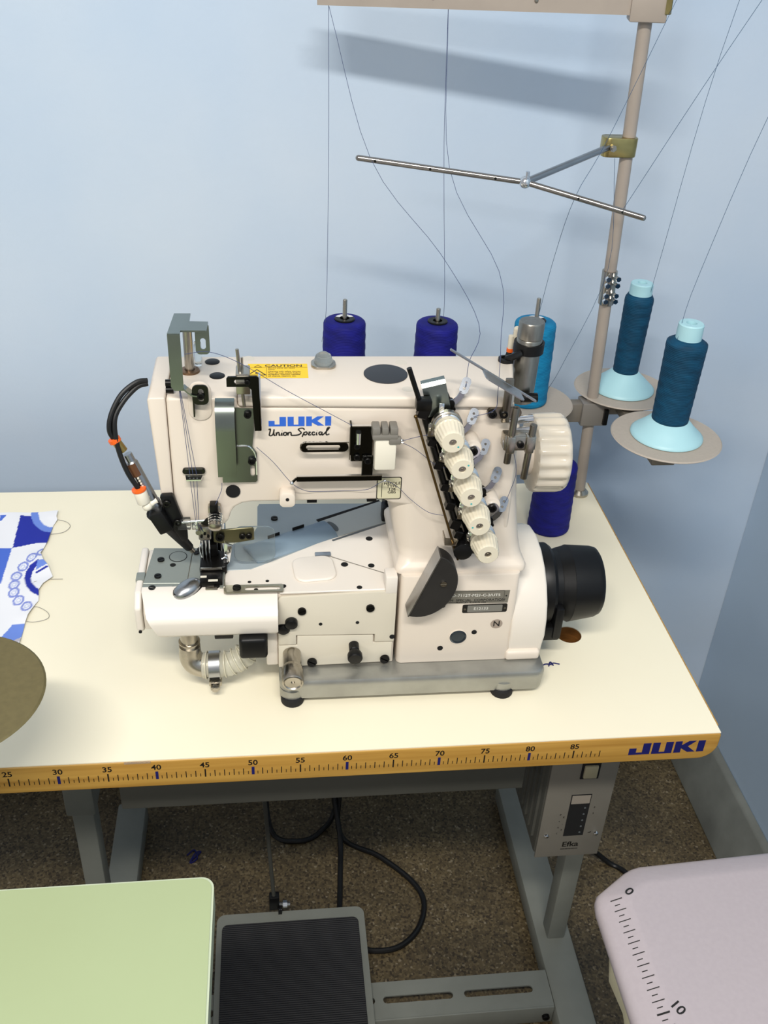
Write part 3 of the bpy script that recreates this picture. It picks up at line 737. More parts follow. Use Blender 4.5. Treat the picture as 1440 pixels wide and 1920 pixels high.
# ---- half disc guard
hd = []
c0 = Vector((82.5, 158.5)); d_ = Vector((-30, -78)).normalized(); n_ = Vector((-d_.y, d_.x))
if n_.x < 0: n_ = -n_
for k in range(25):
    a = math.pi * k / 24; p = c0 - d_ * (41 * math.cos(a)) + n_ * (34 * math.sin(a)); hd.append((p.x, p.y))
hg = obj('half_disc_guard', G().prism(hd, 'y', 74, 93, .8, 1), M_GUARD, sm, label='black half disc guard')
A_, B_ = c0 - d_ * 41, c0 + d_ * 41
Q = [(A_.x, A_.y), (B_.x, B_.y), (B_.x - n_.x * 1.4, B_.y - n_.y * 1.4), (A_.x - n_.x * 1.4, A_.y - n_.y * 1.4)]
obj('guard_plate', G().prism(Q, 'y', 73, 94), M_STEEL, hg); fs('screw', SCREWN, 102, 73.9, 163, 3.4, hg)
obj('guard_stem', G().cyl((97, 93, 166), (97, 112, 166), 6), M_OXIDE, hg)

# ---- thread tension unit
bar = obj('tension_bar', G().prism(rot2(rr(112, 284, 26, 178, 8), (112, 284), 19.6), 'y', YA - 8, YA + .2, 1), M_OXIDE, sm)
obj('tension_plate', G().sheet([(YA - 4, 384), (YA - 9, 383), (YA - 11.5, 380), (YA - 14, 350)], 1.2, 'x', 75, 98, 0, Matrix.Translation((88, 0, 352)) @ Matrix.Rotation(math.radians(-14), 4, 'Y') @ Matrix.Translation((-88, 0, -352))), M_GREENST, bar)
KX = [(93, 343.5), (104.5, 314.5), (116, 283), (127.5, 249.5), (139.5, 215)]
knob = []
ribs = 40
rg_ = []
for (r, h, fl) in ((9.5, 0, 0), (12.6, .6, 0), (12.8, 6.5, 0), (13.4, 7, 0), (14.2, 8, 0), (14.2, 10, 0), (13.6, 10.8, .6), (12.0, 26, .6), (11.2, 29, .3), (10.2, 30, 0), (3.6, 30, 0), (3.3, 27, 0), (0.6, 26.5, 0)):
    rg_.append([Vector(((r - (fl if k % 4 < 2 else 0)) * math.cos(2 * math.pi * k / (ribs * 2)), (r - (fl if k % 4 < 2 else 0)) * math.sin(2 * math.pi * k / (ribs * 2)), h)) for k in range(ribs * 2)])
KN = mesh('tension_knob', G().loft(rg_), M_KNOB, ang=40)
DISC = mesh('tension_discs', G().lathe([(4, -26), (4, -9), (13, -8.6), (14, -7.6), (9, -5.6), (9, -5), (14, -3.6), (14, -2.8), (12, -1), (5, -.4), (4, 0)], (0, 0, 0), (0, 0, 1), 28), M_CHROME)
POST = mesh('knob_post', G().lathe([(3.2, 26.2), (3.2, 28.5), (1.2, 28.5), (1.2, 26.6), (0, 26.6)], (0, 0, 0), (0, 0, 1), 14), M_NICKEL)
DOT = mesh('dot', G().cyl((0, 0, 29.9), (0, 0, 30.12), 1.0, n=10), mat('turquoise_dot', '#3fa8a8', .5))
for i, (x, z) in enumerate(KX):
    k = obj('tension_knob', KN, None, sm, (x, 81, z), RF)
    obj('tension_discs', DISC, None, sm, (x, 81, z), RF)
    obj('knob_post', POST, None, sm, (x, 81, z), RF)
    if i < 4:
        a = (-40, 40, -85, 190)[i]; obj('index_dot', DOT, None, sm, (x + 7 * math.cos(math.radians(a)), 81, z + 7 * math.sin(math.radians(a))), RF)
obj('knob_collar', G().lathe([(15, 0), (15, 6), (14, 7)], (93, 90, 343.5), (0, -1, 0), 28), M_NICKEL, sm)
obj('index_tab', G().box(84, 89, 86, 88, 355, 366, .5), M_CHROME, sm)
# thread eyelet hooks to the right of the knobs
def hook(x, z, sx=1):
    g = G()
    pth = [(x - 13, z - 10), (x - 8, z - 9), (x - 4, z - 5), (x - 1, z + 1)]
    g.sheet(pth, 5.5, 'y', YA - 12, YA - 10.6)
    o = obj('thread_hook', g, M_HOOK, sm)
    P = rot2(rr(x + 1.5, z + 7, 9, 17, 4.3), (x + 1.5, z + 7), -22)
    hl = [rot2(circ(x + 1.5, z + 10, 1.3, 10), (x + 1.5, z + 7), -22), rot2(circ(x + 1.5, z + 4, 1.5, 10), (x + 1.5, z + 7), -22)]
    Mx = Matrix.Translation((x, YA - 11, z + 1)) @ Matrix.Rotation(math.radians(-38), 4, 'X') @ Matrix.Translation((-x, -(YA - 11), -(z + 1)))
    obj('hook_eyelet', G().plate(P, hl, 'y', YA - 11.8, YA - 10.6, Mx), M_HOOK, o)
    obj('hook_stem', G().prism(rr(x - 14, z - 11, 12, 8, 3.5), 'y', YA - 13, YA - 6).cyl((x - 9, YA - 14, z - 16), (x - 9, YA - 8, z - 16), 2.2, n=10), M_OXIDE, o)
for x, z in ((109, 371), (119.5, 338), (134.5, 304), (150, 271.5), (161, 236)): hook(x, z)
for x, z in ((121, 315), (147, 248.5)):
    o = obj('clamp_washer', G().prism(rot2(rr(x - 4, z - 2, 20, 13, 6), (x, z), 40), 'y', 87, 89.5), M_CHROME, sm); fs('screw', HEXS, x, 87, z, 4.6, o)
    obj('clamp_boss', G().cyl((x, 89.5, z), (x, 111, z), 9.5, bv=1, n=24), M_CREAM, sm)
# rods and links left of the knobs
tr = obj('tension_release_rod', G().cyl((53.6, 90, 401), (71, 90, 352), 2.5, n=12), M_OXIDE, sm)
obj('release_link', G().cyl((71, 90, 352), (122, 90, 196), 3.4, n=10), M_OXIDE, sm)
obj('brown_rod', G().cyl((62, 84, 354), (117, 84, 186), 1.3, n=8).ball((62, 84, 354), 2), mat('bronze_rod', '#5e4a2c', .35, .9), sm)
for (f, s_) in ((0.0, 5.4), (.2, 4), (.36, 4.4), (.52, 4), (.66, 4.4), (.80, 5), (.88, 4.2)):
    p = Vector((70, 90, 356)).lerp(Vector((122, 90, 196)), f)
    Mx = Matrix.Translation(p) @ Matrix.Rotation(math.radians(18), 4, 'Y')
    obj('link_block', G().box(-s_, s_, -5, 6, -s_ * 1.1, s_ * 1.1, 1, 1, Mx), M_OXIDE, sm)
obj('link_clamp', G().box(62, 77, 84, 96, 359, 370, 1.5), M_OXIDE, sm)
obj('end_block', G().cyl((121, 80, 198), (121, 100, 198), 10, n=20, bv=1).box(121, 140, 88, 104, 190, 208, 1), M_BLACK, sm)
obj('spring_clip', G().sheet([(100, 218), (101, 208), (112, 207), (114, 214)], 1.2, 'y', 80, 92), M_NICKEL, sm)
for x, z in ((84, 343), (97, 311), (109, 280), (121, 247), (133, 214)):
    obj('guide_tab', G().box(x - 9, x - 2, 86, 89, z - 12, z + 2, .6).ball((x - 7, 85, z - 4), 1.8, n=8), M_NICKEL, sm)

# ---- right end: lifter cylinder, angled thread guide, rods, hand wheel
cy = obj('lifter_cylinder', G().lathe([(13.2, 0), (13.2, 70), (12.6, 71), (13.4, 72), (13.4, 88), (12.6, 89.5), (0, 90)], (193, 196, 315), (.02, 0, 1), 36), mat('cylinder_steel', '#97938a', .3, 1.0, var=.15, scale=50, stretch=(6, 6, 1)), sm, label='brushed steel cylinder')
cl = obj('cylinder_clamp', G().lathe([(13.6, 0), (16, 0), (16, 11), (13.6, 11)], (194.4, 196, 371), (.02, 0, 1), 32, cap=False), M_BLACK, sm)
obj('clamp_arm', G().tube([(184, 184, 374), (177, 183, 371), (170, 187, 366)], 3.6, 8).lathe([(8, 0), (8, 4.5), (5, 5), (5, 3), (0, 3)], (170, 189, 362), (0, 0, 1), 20), M_BLACK, cl)
obj('air_fitting', G().cyl((186, 218, 372), (186, 218, 386), 3.6).ball((186, 218, 386), 3.7).cyl((181, 218, 364), (181, 218, 379), 3.2), mat('cream_fitting', '#cdc5b2', .4), sm)
obj('fitting_ring', G().cyl((181, 218, 361), (181, 218, 365), 3.8), M_ORANGE, sm)
obj('air_tube', G().tube([(181, 218, 362), (178, 216, 350), (179, 213, 335)], 3.2, 8), M_BLACK, sm)
# angled guide plate
def seg(p, q): return Vector(p), Vector(q)
A_, B_ = seg((92.9, 100, 415), (181, 100, 361))
dv = (B_ - A_).normalized(); up_ = Vector((0, 1, 0)); nn = dv.cross(up_).normalized()
Mg = Matrix(((dv.x, up_.x, nn.x, A_.x), (dv.y, up_.y, nn.y, A_.y), (dv.z, up_.z, nn.z, A_.z), (0, 0, 0, 1)))
Lg = (B_ - A_).length
obj('thread_guide_plate', G().box(0, Lg, -1.5, 2, -.9, .9, .3, 1, Mg).prism(rr(60, -11, 46, 22, 4), 'z', -.6, .6, 0, 1, Mg), M_STEEL, sm)
obj('guide_strap', G().box(149, 157, 99, 103, 338, 385, 1).prism(rr(152, 347, 34, 11, 5), 'y', 102, 106), M_DNICK, sm)
for x in (140, 151): fs('screw', HEXS, x, 101.6, 347, 4, sm)
obj('rod_shaft', G().cyl((160, 112, 334), (184, 112, 336), 4, n=16).cyl((160, 108, 323), (182, 108, 325), 4.4, n=16), M_CHROME, sm)
for (x0, z0, x1, z1) in ((158, 366, 155.5, 306), (177.5, 347, 174.5, 288)):
    obj('guide_rod', G().cyl((x0, 84, z0 - 3), (x1, 84, z1 - 4), 3.5, n=14, bv=.4), M_DNICK, sm)
rb = obj('rod_bracket', G().box(150, 182, 82, 98, 316, 332, 2).box(152, 161, 79, 90, 314, 333, 2).box(171, 180, 79, 90, 314, 333, 2), M_NICKEL, sm); fs('screw', HEXS, 166, 82, 324, 3.6, rb)
# hand wheel
hw = []
nk = 19
for (x, r, fl) in ((203, 22, 0), (203.5, 38, 0), (205, 42, .2), (208, 43, 1.2), (232, 43.5, 1.6), (236, 43, .6), (240, 40.5, 0), (241, 36, 0)):
    ring = []
    for k in range(nk * 6):
        a = 2 * math.pi * k / (nk * 6)
        q = r - fl * 2.4 * (1 if k % 6 in (2, 3) else (.55 if k % 6 in (1, 4) else 0))
        ring.append(Vector((x, 172 + q * math.cos(a), 263 + q * math.sin(a))))
    hw.append(ring)
wh = obj('hand_wheel', G().loft(hw), M_WHEEL, sm, ang=60, label='cream ribbed hand wheel')
obj('wheel_hub', G().cyl((180, 172, 263), (204, 172, 263), 24, n=32), M_CREAM, sm)
obj('shaft_collar', G().cyl((188, 176, 327), (205, 176, 327), 5, n=20), M_OXIDE, sm)

# ---- head: guards and thread guides on the left end of the arm
tg = obj('take_up_guard', G().prism([(-163.8, 100), (-152.7, 100), (-152.5, 107), (-130, 107), (-129, 128), (-146, 129), (-146, 148), (-161, 148)], 'z', 429, 430.6)
         .prism([(-163.8, 379), (-161, 375), (-152.5, 375), (-152.5, 430), (-163.8, 430)], 'y', 98.6, 100.2), M_GREENST, sm, label='bent steel take up guard')
obj('guard_tab', G().plate(rr(-135, 415, 13, 31, 4), [rr(-134.5, 410, 5, 11, 2.4)], 'y', 125, 126.4), M_GREENST, tg)
obj('guard_ear', G().sheet([(-153, 377), (-149, 373), (-145, 370), (-140.5, 369.5)], 1.4, 'y', 98, 108), M_GREENST, tg)
obj('guard_foot', G().plate(rr(-138, 370, 15, 20, 5), [rr(-137.5, 369.5, 5, 13, 2.4)], 'y', 100, 101.6).box(-145.4, -144, 100.4, 108, 347, 372), M_DARKST, tg)
fs('screw', HEXS, -137.5, 100.2, 369.5, 3.4, tg)
obj('needle_bar', G().cyl((-152, 168, 355), (-152, 168, 408), 4.6, n=20), M_NICKEL, sm)
obj('bar_bush', G().lathe([(10, 0), (9.4, 2), (5, 2.4)], (-152, 168, ZT - .6), (0, 0, 1), 28, cap=False), mat('bronze_bush', '#7d6148', .35, .8), sm)
obj('take_up_cam', G().prism([(170, 366), (182, 366), (184, 384), (176, 392), (168, 390)], 'x', -147, -140, 2), M_ACRYL, sm)
for z in (366, 373): obj('side_bolt', G().cyl((-171, 120, z), (-164, 120, z), 3.4, n=12), M_OXIDE, sm)
# curved take up cover with its fixing plate
cvp = [(94.5, 285), (93.5, 300), (93.0, 335), (93.5, 345), (95.5, 352), (99, 357.5), (104, 360.5), (109.5, 361.5)]
obj('take_up_cover', G().sheet(cvp, 1.4, 'x', -125.5, -107.5), M_GREENST, sm, ang=60, label='curved shiny steel take up cover')
fp = obj('cover_plate', G().plate([(-122, 271), (-90, 271), (-88, 273), (-88, 304), (-92, 311), (-90, 331), (-90, 352), (-108, 353), (-122, 353)], [rr(-92.5, 284, 4.5, 12, 2.2)], 'y', 106.6, 108.4), M_GREENST, sm)
obj('cover_rim', G().tube([(-107, 106, 312), (-97, 106, 312), (-92, 106, 308), (-89, 106, 300), (-88.6, 106, 280)], .7, 6), M_CHROME, fp)
fs('screw', HEXS, -95.5, 106.5, 346.5, 3.6, fp); fs('screw', HEXS, -93, 106.5, 296, 3.8, fp)
# L shaped bracket with pin
lb = obj('thread_bracket', G().plate([(-113.5, 380), (-113.5, 388), (-112, 390), (-86, 390.5), (-84, 389), (-83, 334), (-89, 334), (-91, 377), (-94, 380)], [rr(-101, 385, 11, 4.4, 2.1)], 'y', 96, 98), M_DARKST, sm)
obj('bracket_flange', G().box(-84.6, -82.4, 96, 106, 334, 390, .5), M_CHROME, lb); fs('screw', HEXS, -94.5, 96, 385, 2.6, lb)
obj('bracket_pin', G().cyl((-103, 104, 414), (-101, 104, 388), 1.6, n=10).cyl((-100, 102, 378), (-98, 102, 357), 1.6, n=10).cyl((-99, 108, 404), (-99, 108, 390), 1.1, n=8), M_NICKEL, lb)
obj('bracket_block', G().box(-105, -92, 98, 118, 371, 392, 1), M_NICKEL, lb)
# small guides on the front face
g3 = obj('needle_thread_guide', G().prism(rr(-149.5, 284, 22, 6.5, 3.1), 'y', 106.5, 110.2, .6, 1), M_DARKST, sm); obj('guide_lip', G().plate([(-156.5, 98), (-142.5, 98), (-141, 107), (-158, 107)], [circ(x, 101, 1, 8) for x in (-153, -149.5, -146)], 'z', 278.5, 280), M_CHROME, g3)
sl = obj('slotted_guide', G().plate(rr(-23, 314, 47, 10.5, 5), [rr(-24, 314, 33, 4.6, 2.2)], 'y', 98.5, 100.5), M_DARKST, sm)
obj('guide_edge', G().box(-42, 1, 98.3, 100.4, 318.8, 319.6).sheet([(-41, 319.3), (-44.5, 318), (-46.3, 314), (-44.5, 310)], .8, 'y', 98.3, 100.4).box(-39, -9, 98.2, 99, 311.2, 311.9), M_CHROME, sl)
br = obj('guide_bracket', G().box(3, 24, 99, 101, 297, 336, .8, 1).box(2, 3.6, 98, 110, 305, 337), M_DARKST, sm)
obj('bracket_edge', G().box(2, 24, 98.8, 102, 335.6, 336.6).box(1.2, 2.2, 98, 104, 300, 336), M_CHROME, br)
obj('spacer_pin', G().cyl((10, 97.5, 318), (10, 97.5, 330), 2.6, n=12), M_CHROME, br)
for x, z in ((9, 315), (9, 303), (17.5, 302)): fs('screw', HEXS, x, 98.8, z, 3.2, br)
pb = obj('plastic_block', G().box(25, 46, 86, 100, 294, 331, 2.2, 2), M_WPLAST, sm, label='milky white plastic block')
obj('grey_clip', G().box(22, 47, 84.5, 101, 328, 334, 1.5).box(22, 29.5, 85, 101, 333, 341, 1.2).box(31, 37.5, 85, 101, 333, 341, 1.2).box(39, 46.5, 85, 101, 333, 341, 1.2).box(38, 50, 84.6, 90, 323, 331, 1.5), M_GREYPL, pb)
obj('clip_eyelet', G().ball((50.5, 87, 327), 1.8, n=10).cyl((48, 88, 326), (52, 86, 325), 1, n=8), M_CHROME, pb)
lbr = obj('lower_guide_bar', G().box(-50, 34.5, 96, 99, 276.5, 282.5, .6, 1).sheet([(-50, 280), (-54, 276)], 2, 'y', 96, 98), M_DARKST, sm)
obj('bar_edge', G().box(-50, 34.5, 95.8, 99, 282.2, 283.0), M_CHROME, lbr)
obj('guide_ball', G().ball((-54.5, 96, 275.5), 2.2, n=12).ball((37.5, 96, 276.5), 1.8, n=12), M_CHROME, lbr)
obj('strap', G().box(14, 25, 96.5, 99, 281, 305, .8, 1), M_DARKST, lbr); fs('screw', HEXS, 19.5, 96.4, 300, 3.4, lbr)

# ---- cylinder bed, left
bedp = [(96, 96), (94, 118), (104, 138), (184, 138), (190, 132), (190, 102), (184, 94), (104, 93)]
obj('bed_arm', G().prism(bedp, 'x', -211.5, -68, 2), M_COVER, sm)
obj('bed_end_cap', G().prism([(92, 98), (90, 128), (104, 140.6), (185, 140.6), (191, 133), (191, 102), (185, 92), (100, 91)], 'x', -219.5, -212, 2.4, 3), M_WHITE, sm)
obj('end_latch', G().box(-220.2, -211, 124, 138, 128, 141.4, 1), M_PLATE, sm)
fs('hole', HOLE, -215.8, 91.8, 96.5, 1.8, sm)
mp_ = obj('slide_plate', G().prism([(-212, 118.6), (-166, 117), (-163.4, 176), (-171, 182), (-206, 184)], 'z', 138, 140.4, .4, 1), M_PLATE, sm, label='ground steel slide plate')
obj('slide_button', G().cyl((-178.5, 166, 139), (-178.5, 166, 140.7), 9, n=36), M_PLATE, mp_)
obj('button_ring', G().lathe([(9, 0), (9, .25), (9.9, .25), (9.9, 0)], (-178.5, 166, 140.35), (0, 0, 1), 36, cap=False), M_OXIDE, mp_)
for x, y in ((-196.5, 160), (-197.3, 130)): ts('screw', SCREW, x, y, 140.2, 3.8, mp_, 25)
ts('hole', HOLE, -183, 150.5, 140.3, 3.2, mp_)
fpz = obj('front_strip_plate', G().prism([(-212, 105), (-166, 104), (-165.6, 116), (-212, 117.8)], 'z', 138, 140.2, .3, 1), M_PLATE, sm)
ts('screw', SCREW, -201.6, 109.5, 140, 3.8, fpz, -20); ts('hole', HOLE, -188, 110, 140.1, 1.2, fpz); ts('hole', HOLE, -180, 111, 140.1, 2, fpz)
npl = obj('needle_plate', G().prism([(-165.4, 117), (-128, 117), (-128, 181), (-166, 182), (-162.8, 176)], 'z', 138, 140.3, .3, 1), M_PLATE, sm)
ts('screw', SCREW, -159, 172, 140.2, 3.2, npl, 10); ts('screw', SCREW, -155, 178, 140.2, 3.4, npl, 40)
# sloped white front cover with a cut left end
prof = [(111, 141.2, -212, -130), (104, 141, -212, -70.5), (99, 139.6, -211, -70.5), (78, 125.5, -206, -70.5), (75.5, 122, -204, -70.5), (75, 118, -202.5, -70.5), (77.5, 102, -196, -70.5), (79.5, 99, -193, -74), (84.5, 96.5, -190, -78)]
V = []; F = []
nx = 14
for (y, z, xl, xr) in prof:
    for k in range(nx + 1): V.append((xl + (xr - xl) * k / nx, y, z))
m_ = len(V)
for (y, z, xl, xr) in prof:
    for k in range(nx + 1): V.append((xl + (xr - xl) * k / nx, y + 2, z - 2))
w1 = nx + 1
for i in range(len(prof) - 1):
    for k in range(nx):
        a = i * w1 + k; F.append([a, a + 1, a + w1 + 1, a + w1]); F.append([m_ + a, m_ + a + w1, m_ + a + w1 + 1, m_ + a + 1])
    a = i * w1; F.append([a, a + w1, m_ + a + w1, m_ + a]); a += nx; F.append([a, m_ + a, m_ + a + w1, a + w1])
e0 = (len(prof) - 1) * w1
for k in range(nx): F.append([k, m_ + k, m_ + k + 1, k + 1]); F.append([e0 + k, e0 + k + 1, m_ + e0 + k + 1, m_ + e0 + k])
obj('bed_front_cover', G().raw(V, F), M_WHITE, sm, ang=40, label='white sloping bed cover')
ob = Matrix.Translation((-164, 106, 138)) @ Matrix.Rotation(math.radians(35), 4, 'Z') @ Matrix.Rotation(math.radians(-14), 4, 'Y')
obj('looper_cover_recess', G().lathe([(0, 0), (17.5, 0), (17, 2.6), (0, 2.8)], (0, 0, 0), (0, 0, 1), 36, Matrix.Translation((-164, 107, 139.4)) @ Matrix.Rotation(math.radians(35), 4, 'Z') @ Matrix.Diagonal((1, .62, 1, 1))), M_OXIDE, sm)
obj('looper_cover', G().ball((0, 0, 4.0), 16.5, 10.5, 8, 28, ob), M_STEEL, sm, ang=80, label='polished oval looper cover')
obj('looper_block', G().box(-146, -133, 103, 117, 136, 143, 1).cyl((-150, 112, 143), (-144, 112, 143), 4, n=14), M_NICKEL, sm)
ts('screw', SCREW, -134, 108, 143, 3, sm, 30)
gg = obj('gauge_plate', G().plate(rr(-95, 100.5, 62, 13, 2.5), [rr(-86, 100.5, 38, 6, 2.8)], 'z', 142.6, 143.8).box(-126.5, -125, 96, 110, 141.2, 150, .4, 1), mat('gauge_zinc', '#a8a391', .32, .8), sm, label='slotted zinc gauge plate')
ts('screw', SCREW, -113, 101, 143.8, 4.4, gg, -20); ts('screw', SCREW, -93, 100.5, 141, 2.2, gg)
# ---- right part of the bed: white lids and blue grey cloth plates
lid = obj('bed_lid', G().prism([(-127.5, 104), (-125, 138), (-99, 139), (-64, 160), (-20, 188), (60, 226), (61, 135), (57, 97), (-68, 96), (-70, 104)], 'z', 138, 140.3, .4, 1), M_WHITE, sm)
for (x, y, r) in ((35.9, 192, 4), (3.9, 143, 4), (33.3, 139.7, 3.6), (16.9, 101, 3), (-64, 107, 3)): ts('hole', HOLE, x, y, 140.3, r, lid)
for (x, y) in ((-100, 116), (-81, 117)): ts('hole', HOLE, x, y, 140.3, 2, lid)
obj('lid_boss', G().prism(rot2(rr(-30, 135, 46, 44, 12), (-30, 135), 6), 'z', 139.5, 143.4, 2.6, 3), M_WHITE, lid)
obj('lid_seam', G().tube([(-15, 163, 140.6), (-8, 157, 140.6), (48, 124, 140.6)], .5, 5, smooth=False), M_GREYPL, lid)
obj('lid_hinge', G().box(-28, -10, 158, 166, 139, 142.5, 1), M_STEEL, lid)
cpl = obj('cloth_plate', G().prism([(-127, 139), (-99, 140), (-60, 163), (-20, 189), (61, 228), (62, 268), (-90, 272), (-92, 266), (-92, 224), (-98, 206), (-110, 196), (-127, 182)], 'z', 136.5, 139.8, .5, 1), M_BLUESTEEL, sm, label='blue grey cloth plate')
ts('screw', SCREW, -72, 238, 139.8, 4, cpl, 15)
ramp = []
Ar, Br = Vector((-100, 166)), Vector((-8, 214)); dr = (Br - Ar).normalized(); nr = Vector((-dr.y, dr.x))
for k in range(11):
    a = math.pi * k / 10; ramp.append((19.5 * math.cos(a), 137.5 + 9 * math.sin(a)))
Mr = Matrix(((dr.x, nr.x, 0, Ar.x), (dr.y, nr.y, 0, Ar.y), (0, 0, 1, 0), (0, 0, 0, 1)))
obj('cloth_ramp', G().prism(ramp, 'x', 0, (Br - Ar).length, .6, 1, Mr), mat('blue_ramp_paint', '#7d909f', .42, .1), cpl, ang=50)
obj('strip_lower_gap', G().box(-10, 86, -23.5, -20.5, 139.6, 140.6, 0, 1, Matrix(((dr.x, nr.x, 0, Br.x), (dr.y, nr.y, 0, Br.y), (0, 0, 1, 0), (0, 0, 0, 1)))), mat('gap_grey', '#5a5f60', .5), cpl)
obj('ramp_end', G().prism([(u * .55, 138 + (v - 137.5) * .8) for u, v in ramp], 'x', (Br - Ar).length - 1, (Br - Ar).length + .6, 0, 1, Mr), M_GREYPL, cpl)
obj('ramp_hole', G().prism(circ(5, 2, 4.5, 24, 11), 'z', 141, 141.4, 0, 1, Matrix(((dr.x, nr.x, 0, Br.x), (dr.y, nr.y, 0, Br.y), (0, 0, 1, 0), (0, 0, 0, 1)))), mat('dark_slot', '#4b4f50', .5), cpl)
obj('strip_plate', G().prism([(0, -19), (0, 19), (84, 21), (84, -22)], 'z', 139.6, 141, .3, 1, Matrix(((dr.x, nr.x, 0, Br.x), (dr.y, nr.y, 0, Br.y), (0, 0, 1, 0), (0, 0, 0, 1)))), mat('strip_metal', '#a4a7a3', .4, .2), cpl)
obj('strip_gap', G().box(-4, 84, 20.2, 24.6, 139.5, 140.6, 0, 1, Matrix(((dr.x, nr.x, 0, Br.x), (dr.y, nr.y, 0, Br.y), (0, 0, 1, 0), (0, 0, 0, 1)))), M_HOLE, cpl)
for u in (30, 62): obj('ramp_slot', G().box(u, u + 15, 13.5, 14.6, 143, 147.4, 0, 1, Mr), M_HOLE, cpl)
obj('rear_post', G().box(58, 72, 236, 266, 120, 186, 2).box(54, 64, 226, 242, 130, 160, 2), M_BLACK, sm)

# ---- needle, presser foot and attachments
obj('needle_bar_lower', G().cyl((-146, 152, 188), (-146, 152, 220), 4.6, n=18), M_NICKEL, sm)
nc = obj('needle_clamp', G().box(-153, -139.5, 144, 160, 176, 194, 2).cyl((-152, 143, 191), (-152, 137, 191), 3, n=12), M_NICKEL, sm)
for x in (-149.6, -146, -142.4):
    ts('hole', HOLE, x, 146, 176.5, 1.3, nc)
    obj('clamp_screw', G().cyl((x, 144, 182 if x != -146 else 185.5), (x, 142.6, 182 if x != -146 else 185.5), 1.5, n=10), M_OXIDE, nc)
    obj('needle', G().cyl((x, 148, 178), (x, 148, 156), 1.0, n=8).cyl((x, 148, 156), (x, 148, 138), .8, .3, n=8), M_CHROME, sm)
obj('presser_bar', G().cyl((-130, 166, 150), (-130, 166, 222), 5, n=18), M_CHROME, sm)
pf = obj('presser_foot', G().box(-153, -124, 131, 164, 141, 149, 1.5).box(-153, -134, 152, 166, 148, 165, 2).box(-152, -128, 108, 131, 140.6, 147, 1).cyl((-138, 168, 150), (-138, 168, 182), 6, n=16), M_OXIDE, sm, label='black presser foot')
obj('foot_finger', G().tube([(-125, 140, 146), (-122, 138, 152), (-125, 137, 158), (-129, 137, 157)], .9, 6).tube([(-151, 150, 150), (-153, 151, 160), (-151, 151, 167), (-150, 150, 160)], .9, 6), M_CHROME, pf)
obj('foot_mark', G().box(-151.5, -145, 117, 120, 147, 147.5).box(-143, -133, 110, 113, 147, 147.5), M_WPLAST, pf)
obj('foot_lever', G().prism([(-128, 149), (-121, 150), (-117, 172), (-126, 176)], 'y', 139, 142, 1), M_CHROME, pf)
obj('foot_bar', G().box(-152, -129, 128.5, 131.5, 147.5, 150.5, .6), M_NICKEL, pf)
obj('foot_plate', G().prism([(-131, 105), (-127.4, 105), (-125, 170), (-129, 170)], 'z', 140.3, 143), M_PLATE, pf)
fb = obj('shield_bracket', G().prism([(-137, 175), (-137, 190), (-96, 193), (-94, 191), (-94, 177), (-110, 174), (-128, 173)], 'y', 142, 144.4, .6, 1), mat('olive_zinc', '#6e6a52', .3, .9), sm)
for x, r in ((-130, 4.8), (-106.5, 3.4), (-99.5, 3.4)): fs('screw', HEXS, x, 142, 183, r, fb)
obj('eye_shield', G().prism(rr(-94, 169, 44, 46, 9), 'y', 145, 147, .5, 1), M_ACRYL, sm, label='clear acrylic eye shield')
# spring loaded nipper on the head
ng = obj('thread_nipper', G().box(-138, -125, 103, 110.5, 226, 246, 2), M_NICKEL, sm)
obj('nipper_block', G().box(-136, -127.5, 98, 108, 240, 250, 1.2), M_OXIDE, ng)
spg = G()
for k in range(5):
    h = 2 + k * 3.0; spg.lathe([(4.4, h - .8), (7.4 - k * .25, h - .4), (7.4 - k * .25, h + .5), (4.4, h + .8)], (-131, 103, 236), (0, -.95, -.32), 20)
obj('nipper_spring', spg, M_CHROME, ng)
obj('nipper_cap', G().lathe([(5, 12), (6.4, 13), (6.4, 16.5), (4, 18), (0, 18.4)], (-131, 103, 236), (0, -.95, -.32), 22), M_NICKEL, ng)
obj('nipper_wing', G().prism([(-139, 232), (-146, 226), (-140, 222), (-134, 226)], 'y', 102, 105, .6), M_OXIDE, ng)
obj('guide_bar', G().cyl((-168, 104, 227), (-138, 104, 228.5), 1.7, n=12).cyl((-150, 104, 228), (-150, 104, 220), 2, n=10), M_CHROME, sm)
obj('guide_sleeve', G().box(-169, -156, 101, 108, 219, 231, 1).box(-155, -149, 101, 107, 219, 225, 1), M_ACRYL, sm)
# ---- blower / air wiper on the left of the head
bl = obj('blower_mount', G().prism([(-184, 257), (-182, 259), (-172, 259.5), (-170.5, 257), (-160, 218), (-160, 204), (-166, 204), (-176, 226)], 'y', 103, 109.5, 1, 2), M_BLACK, sm)
for x, z in ((-177.5, 251), (-168.5, 228)): fs('screw', HEXS, x, 103.2, z, 4, bl)
pA, pB = Vector((-190, 104, 240)), Vector((-162, 130, 178))
obj('nozzle', G().tube([pA, pA.lerp(pB, .35), pB], lambda t: 9.5 - 4.6 * t, 14, 6), M_BLACK, bl, label='tapered black nozzle')
obj('nozzle_tip', G().cyl(pB, pB + (pB - pA).normalized() * 8, 3.8, 3.2, n=14), M_NICKEL, bl)
obj('nozzle_block', G().box(-8, 7, -7, 9, -13, 12, 2, 2, Matrix.Translation((-184, 102, 232)) @ Matrix.Rotation(math.radians(-25), 4, 'Y')), M_BLACK, bl)
cA, cB = Vector((-190.5, 112, 244)), Vector((-212, 116, 298))
ac = obj('air_cylinder', G().lathe([(7, -6), (7, 4), (5.9, 5), (5.9, 50), (4.6, 52), (4.6, 60)], cA, cB - cA, 22), M_STEEL, sm, label='slim steel air cylinder')
